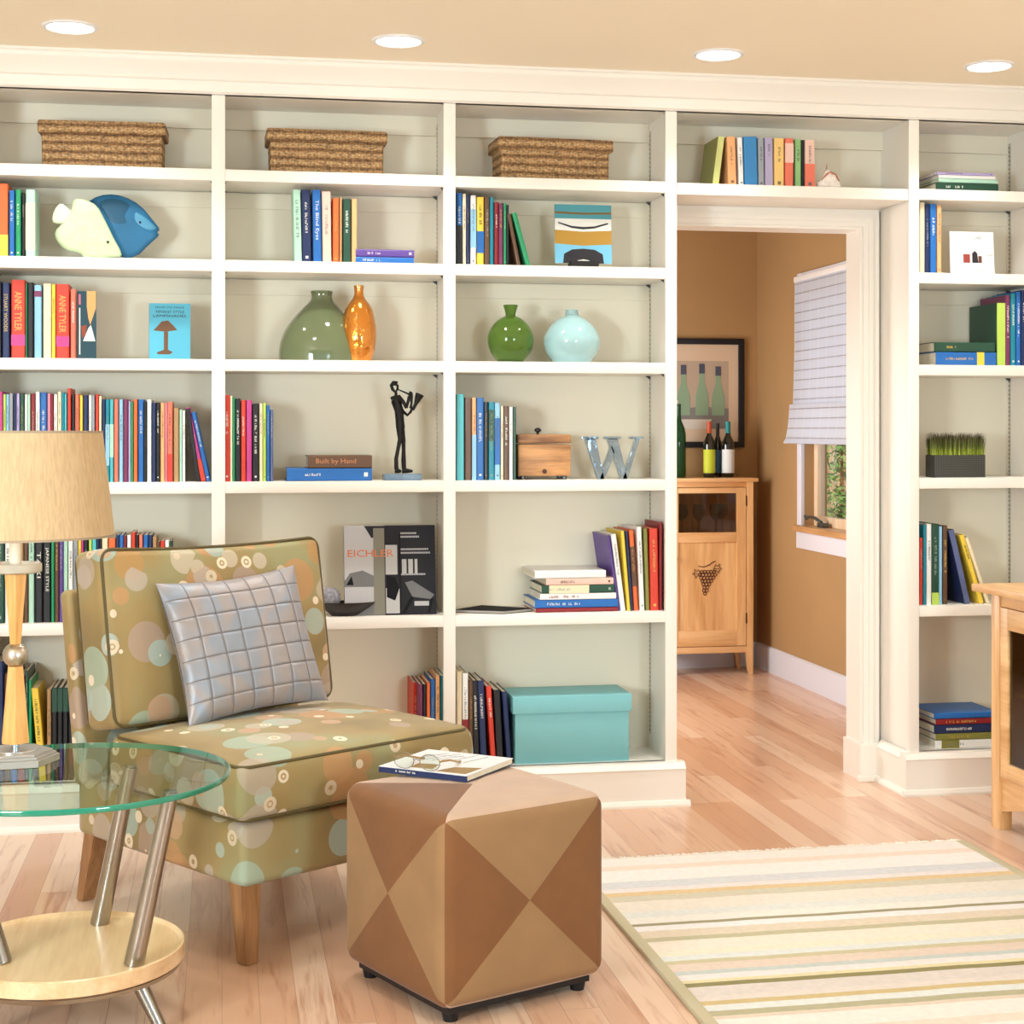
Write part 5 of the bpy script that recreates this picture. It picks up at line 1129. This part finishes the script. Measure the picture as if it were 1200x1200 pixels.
def fp(pts, mi): prism(bm, [(p[0]*mw, p[1]*md) for p in pts], mt-.0001, mt+.0004, 'Z', mi)
fp([(.62, .06), (.95, .06), (.96, .4), (.7, .3)], 0); fp([(.3, .1), (.55, .12), (.5, .35), (.28, .3)], 0)
for a, b, c_, d_ in ((.1, .5, .3, .9), (.2, .45, .42, .92), (.32, .5, .5, .85), (.5, .55, .62, .95), (.66, .55, .75, .92), (.15, .75, .55, .8)): fp([(a, b), (a+.008, b), (c_+.008, d_), (c_, d_)], 1)
ob('cover_picture', bm, [mat('print_gold_brown', '9a7a48', .4), mat('print_slate_line', '5a6270', .4)], r, smooth=False)
bm = B(); title_marks(bm, mt*.8, mw*.5, random.Random(4))
for v in bm.verts: v.co = Vector((mw*.62-v.co.z*1.0, v.co.y, mt/2+v.co.x))
ob('spine_title', bm, M_LW, r, smooth=False)
gl = thing('reading_glasses', 'wire-rimmed reading glasses with tan arms lying on the magazine', 'glasses', (mp_[0][0]+.11*math.cos(a_), mp_[0][1]+.11*math.sin(a_), zt+.001+mt), (0, 0, a_+R(2)))
for k_, cx in ((0, -.035), (1, .035)):
    bm = B(); tube(bm, [(cx+.027*math.cos(t), -.006+.004*math.sin(t)*0, .0215+.019*math.sin(t)) for t in [i*2*math.pi/24 for i in range(24)]], .0011, 6, closed=True); ob('lens_rim', bm, M_STEEL, gl)
    bm = B(); n_ = 24; vs = [bm.verts.new((cx+.026*math.cos(i*2*math.pi/n_), -.0065, .0215+.018*math.sin(i*2*math.pi/n_))) for i in range(n_)]; v2 = [bm.verts.new((v.co.x, -.0055, v.co.z)) for v in vs]; bm.faces.new(vs); bm.faces.new(v2[::-1])
    for i in range(n_): bm.faces.new((vs[i], v2[i], v2[(i+1) % n_], vs[(i+1) % n_]))
    ob('lens', bm, M_GLASS, gl, smooth=False)
    s = 1 if k_ else -1
    bm = B(); tube(bm, [(s*.062, -.006, .026), (s*.066, .002, .027), (s*.06, .05, .02), (s*.052, .1, .006), (s*.05, .12, .003)], [.002, .0028, .0025, .0025, .003], 8); ob('temple_arm', bm, mat('tan_acetate', 'a88450', .3), gl)
bm = B(); tube(bm, [(-.009, -.006, .024), (0, -.007, .028), (.009, -.006, .024)], .0012, 6); ob('bridge', bm, M_STEEL, gl)

# ------------------------------------------------------------------ glass table and lamp
TX, TY, TZ, TR, DZ_, DR = -.331, -1.751, .54, .350, .168, .250
r = thing('side_table', 'round glass-topped side table with steel legs and a wooden lower disc', 'table', (TX, TY, 0))
m = pane('clear_table_glass', 'eaf6f0', .0)
bm = B(); lathe(bm, [(0, TZ-.012), (TR-.004, TZ-.012), (TR-.004, TZ), (0, TZ)], 96); gt = ob('glass_top', bm, m, r, angle=30)
bm = B(); lathe(bm, [(TR-.004, TZ-.012), (TR-.001, TZ-.012), (TR+.0005, TZ-.0095), (TR+.0005, TZ-.0025), (TR-.001, TZ), (TR-.004, TZ), (TR-.004, TZ-.012)], 96); ob('polished_edge', bm, mat('green_glass_edge', '12866a', .1, coat=1), gt, label='green polished glass edge')
bm = B(); lathe(bm, [(0, DZ_-.008), (DR-.012, DZ_-.008), (DR-.004, DZ_), (DR, DZ_-.002), (DR, DZ_-.034), (DR-.003, DZ_-.036), (0, DZ_-.036)], 96); ob('wooden_disc', bm, M_ASH, r, angle=25)
bm = B(); lathe(bm, [(0, DZ_-.036), (DR-.008, DZ_-.036), (DR-.004, DZ_-.04), (DR-.008, DZ_-.049), (0, DZ_-.05)], 96); ob('metal_ring', bm, M_STEEL, r, angle=30)
for (a, b), (c_, d_) in (((.056, .165), (.127, .129)), ((.148, -.138), (.225, -.152)), ((-.128, -.075), (-.235, -.06))):
    bm = B(); tube(bm, [(a, b, DZ_-.008), (c_, d_, TZ-.016)], [.0215, .0165], 24); tube(bm, [(c_, d_, TZ-.017), (c_, d_, TZ-.0125)], [.012, .012], 20); ob('upper_leg', bm, M_STEEL, r, angle=50)
for an in (-28, 92, 212):
    u_ = (math.cos(R(an)), math.sin(R(an)))
    bm = B(); tube(bm, [(.165*u_[0], .165*u_[1], DZ_-.045), (.235*u_[0], .235*u_[1], 0.001)], [.018, .013], 20); ob('lower_leg', bm, M_STEEL, r, angle=50)
LX, LY = -.4577, -1.607; ks = .00192
r = thing('table_lamp', 'lit-looking table lamp with cream fabric shade and tapered honey wood stem', 'lamp', (LX, LY, TZ+.0005))
r['label'] = 'table lamp with cream fabric shade and tapered honey wood stem on the glass table'
def Hh(v): return EYE-(v-505)*ks-TZ
for rr_, z0, z1, nn in ((.096, 0, .015, 6), (.089, .0151, .021, 6), (.081, .0211, .0265, 6), (.05, .0266, .03, 40)):
    bm = B(); lathe(bm, [(0, z0), (rr_-.001, z0), (rr_, z0+.001), (rr_, z1-.001), (rr_-.001, z1), (0, z1)], nn); bmesh.ops.rotate(bm, verts=bm.verts, cent=(0, 0, 0), matrix=Matrix.Rotation(R(6.9), 3, 'Z'))
    ob('base_plate', bm, mat('brushed_aluminium', 'd2d0cc', .3, metal=.85), r, angle=25)
bm = B(); lathe(bm, [(0, .028), (.009, .028), (.009, .046), (0, .046)], 20); ob('base_neck', bm, M_CHROME, r)
bm = B(); lathe(bm, [(0, .044), (.033, .044), (.034, .05), (.0185, Hh(781)), (.0, Hh(781))], 6); bmesh.ops.rotate(bm, verts=bm.verts, cent=(0, 0, 0), matrix=Matrix.Rotation(R(36.9), 3, 'Z')); ob('lower_stem', bm, M_LAMPW, r, angle=20)
bm = B(); bmesh.ops.create_uvsphere(bm, u_segments=32, v_segments=20, radius=.028, matrix=Matrix.Translation((0, 0, Hh(768)))); ob('ball', bm, M_NICKEL, r, label='satin silver ball')
bm = B(); lathe(bm, [(0, Hh(755)), (.0135, Hh(755)), (.0265, Hh(676)), (.0265, Hh(673)), (0, Hh(673))], 6); bmesh.ops.rotate(bm, verts=bm.verts, cent=(0, 0, 0), matrix=Matrix.Rotation(R(36.9), 3, 'Z')); ob('upper_stem', bm, M_LAMPW, r, angle=20)
bm = B(); lathe(bm, [(0, Hh(671.5)), (.053, Hh(671.5)), (.058, Hh(670)), (.058, Hh(662)), (.055, Hh(660)), (0, Hh(660))], 40); ob('collar_disc', bm, mat('frosted_acrylic', 'efe6d2', .15, trans=.5), r, label='frosted clear collar disc')
bm = B(); lathe(bm, [(0, Hh(660)), (.0135, Hh(660)), (.0135, Hh(600)), (0, Hh(600))], 24); ob('candle_tube', bm, mat('ivory_sleeve', 'f3e6cc', .35), r)
bm = B(); lathe(bm, [(.006, Hh(600)), (.02, Hh(585)), (.028, Hh(565)), (.02, Hh(548)), (0, Hh(543))], 24); ob('bulb', bm, mat('bulb_opal', 'fff2dc', .4, emit=2), r)
def shadem():
    m, N, L, P = newmat('cream_textured_shade')
    tc = N.new('ShaderNodeTexCoord'); mp = N.new('ShaderNodeMapping'); mp.inputs['Scale'].default_value = (1, 1, .1); L.new(tc.outputs['Object'], mp.inputs['Vector'])
    w_ = N.new('ShaderNodeTexNoise'); w_.inputs['Scale'].default_value = 170; w_.inputs['Distortion'].default_value = .8; L.new(mp.outputs[0], w_.inputs['Vector'])
    rp = ramp(N, [(.36, 'dcc096'), (.64, 'e9d0a6')]); L.new(w_.outputs['Fac'], rp.inputs[0]); L.new(rp.outputs[0], P.inputs['Base Color']); P.inputs['Roughness'].default_value = .8
    tr = N.new('ShaderNodeBsdfTranslucent'); L.new(rp.outputs[0], tr.inputs[0]); ms = N.new('ShaderNodeMixShader'); ms.inputs[0].default_value = .3
    L.new(P.outputs[0], ms.inputs[1]); L.new(tr.outputs[0], ms.inputs[2]); L.new(ms.outputs[0], N['Material Output'].inputs[0]); return m
zb, zt_ = Hh(629), Hh(505.5)
bm = B(); lathe(bm, [(.2175, zb), (.1905, zt_), (.1885, zt_), (.2155, zb), (.2175, zb)], 72); so = ob('lamp_shade', bm, shadem(), r, angle=50)
bm = B(); lathe(bm, [(.2155, zb-.001), (.2183, zb-.001), (.2178, zb+.004), (.215, zb+.004), (.2155, zb-.001)], 72); lathe(bm, [(.1885, zt_-.004), (.1918, zt_-.004), (.1912, zt_+.001), (.1885, zt_+.001), (.1885, zt_-.004)], 72); ob('shade_trim', bm, mat('taupe_tape', 'a8957c', .8), so)
bm = B()
for a in (0, 120, 240): tube(bm, [(.01*math.cos(R(a)), .01*math.sin(R(a)), zt_-.02), (.189*math.cos(R(a)), .189*math.sin(R(a)), zt_-.004)], .0015, 6)
tube(bm, [(0, 0, Hh(600)), (.034, 0, Hh(570)), (.03, 0, Hh(535)), (0, 0, zt_-.02)], .0015, 6); ob('shade_harp', bm, M_NICKEL, r)

# ------------------------------------------------------------------ light
def area(name, loc, target, size, energy, col, sy=None):
    ld = bpy.data.lights.new(name, 'AREA'); ld.energy = energy; ld.size = size; ld.color = col
    if sy: ld.shape = 'RECTANGLE'; ld.size_y = sy
    o = bpy.data.objects.new(name, ld); C.objects.link(o); o.location = loc
    o.rotation_euler = (Vector(target)-Vector(loc)).to_track_quat('-Z', 'Y').to_euler(); return o
area('added_front_light_left', (-2.1, -4.7, 1.35), (.7, 0, 1.15), .8, 122, (.78, .93, 1))  # soft area light added on the camera side; no window at this spot
area('added_front_light_right', (1.85, -5.9, 1.2), (.9, 0, 1.3), .7, 58, (.78, .93, 1))  # second added front light, right of the camera, not a window
for x, yy in ((-.2, -1.35), (1.9, -1.5)):
    ld = bpy.data.lights.new('ceiling_can', 'SPOT'); ld.energy = 42; ld.spot_size = R(140); ld.spot_blend = .9; ld.shadow_soft_size = .12; ld.color = (.88, .96, 1)
    lo = bpy.data.objects.new('ceiling_can', ld); C.objects.link(lo); lo.location = (x, yy, CEIL-.03)
area('hall_fill_light', (.9, 1.9, 1.15), (2.9, 1.7, .9), 1.0, 42, (1, .98, .95))  # fill added to brighten the hall; its left wall has no window
w = bpy.data.worlds.new('world'); bpy.context.scene.world = w; w.use_nodes = True
w.node_tree.nodes['Background'].inputs[0].default_value = (.8, .92, 1.08, 1); w.node_tree.nodes['Background'].inputs[1].default_value = .95
sd = bpy.data.lights.new('sun', 'SUN'); sd.energy = 3.5; sd.angle = R(1); so_ = bpy.data.objects.new('sun', sd); C.objects.link(so_); so_.rotation_euler = Vector((.3, .8, -.95)).to_track_quat('-Z', 'Y').to_euler()
cam = bpy.data.cameras.new('camera'); co = bpy.data.objects.new('camera', cam); C.objects.link(co)
co.location = (0, -YC, EYE); co.rotation_euler = (R(90), 0, -TH)
cam.sensor_width = 36; cam.lens = FPX/1200*36; cam.shift_y = -95/1200; cam.clip_start = .05
sc_ = bpy.context.scene; sc_.camera = co
sc_.view_settings.view_transform = 'Standard'; sc_.view_settings.look = 'None'; sc_.view_settings.exposure = -.02; sc_.view_settings.gamma = 1
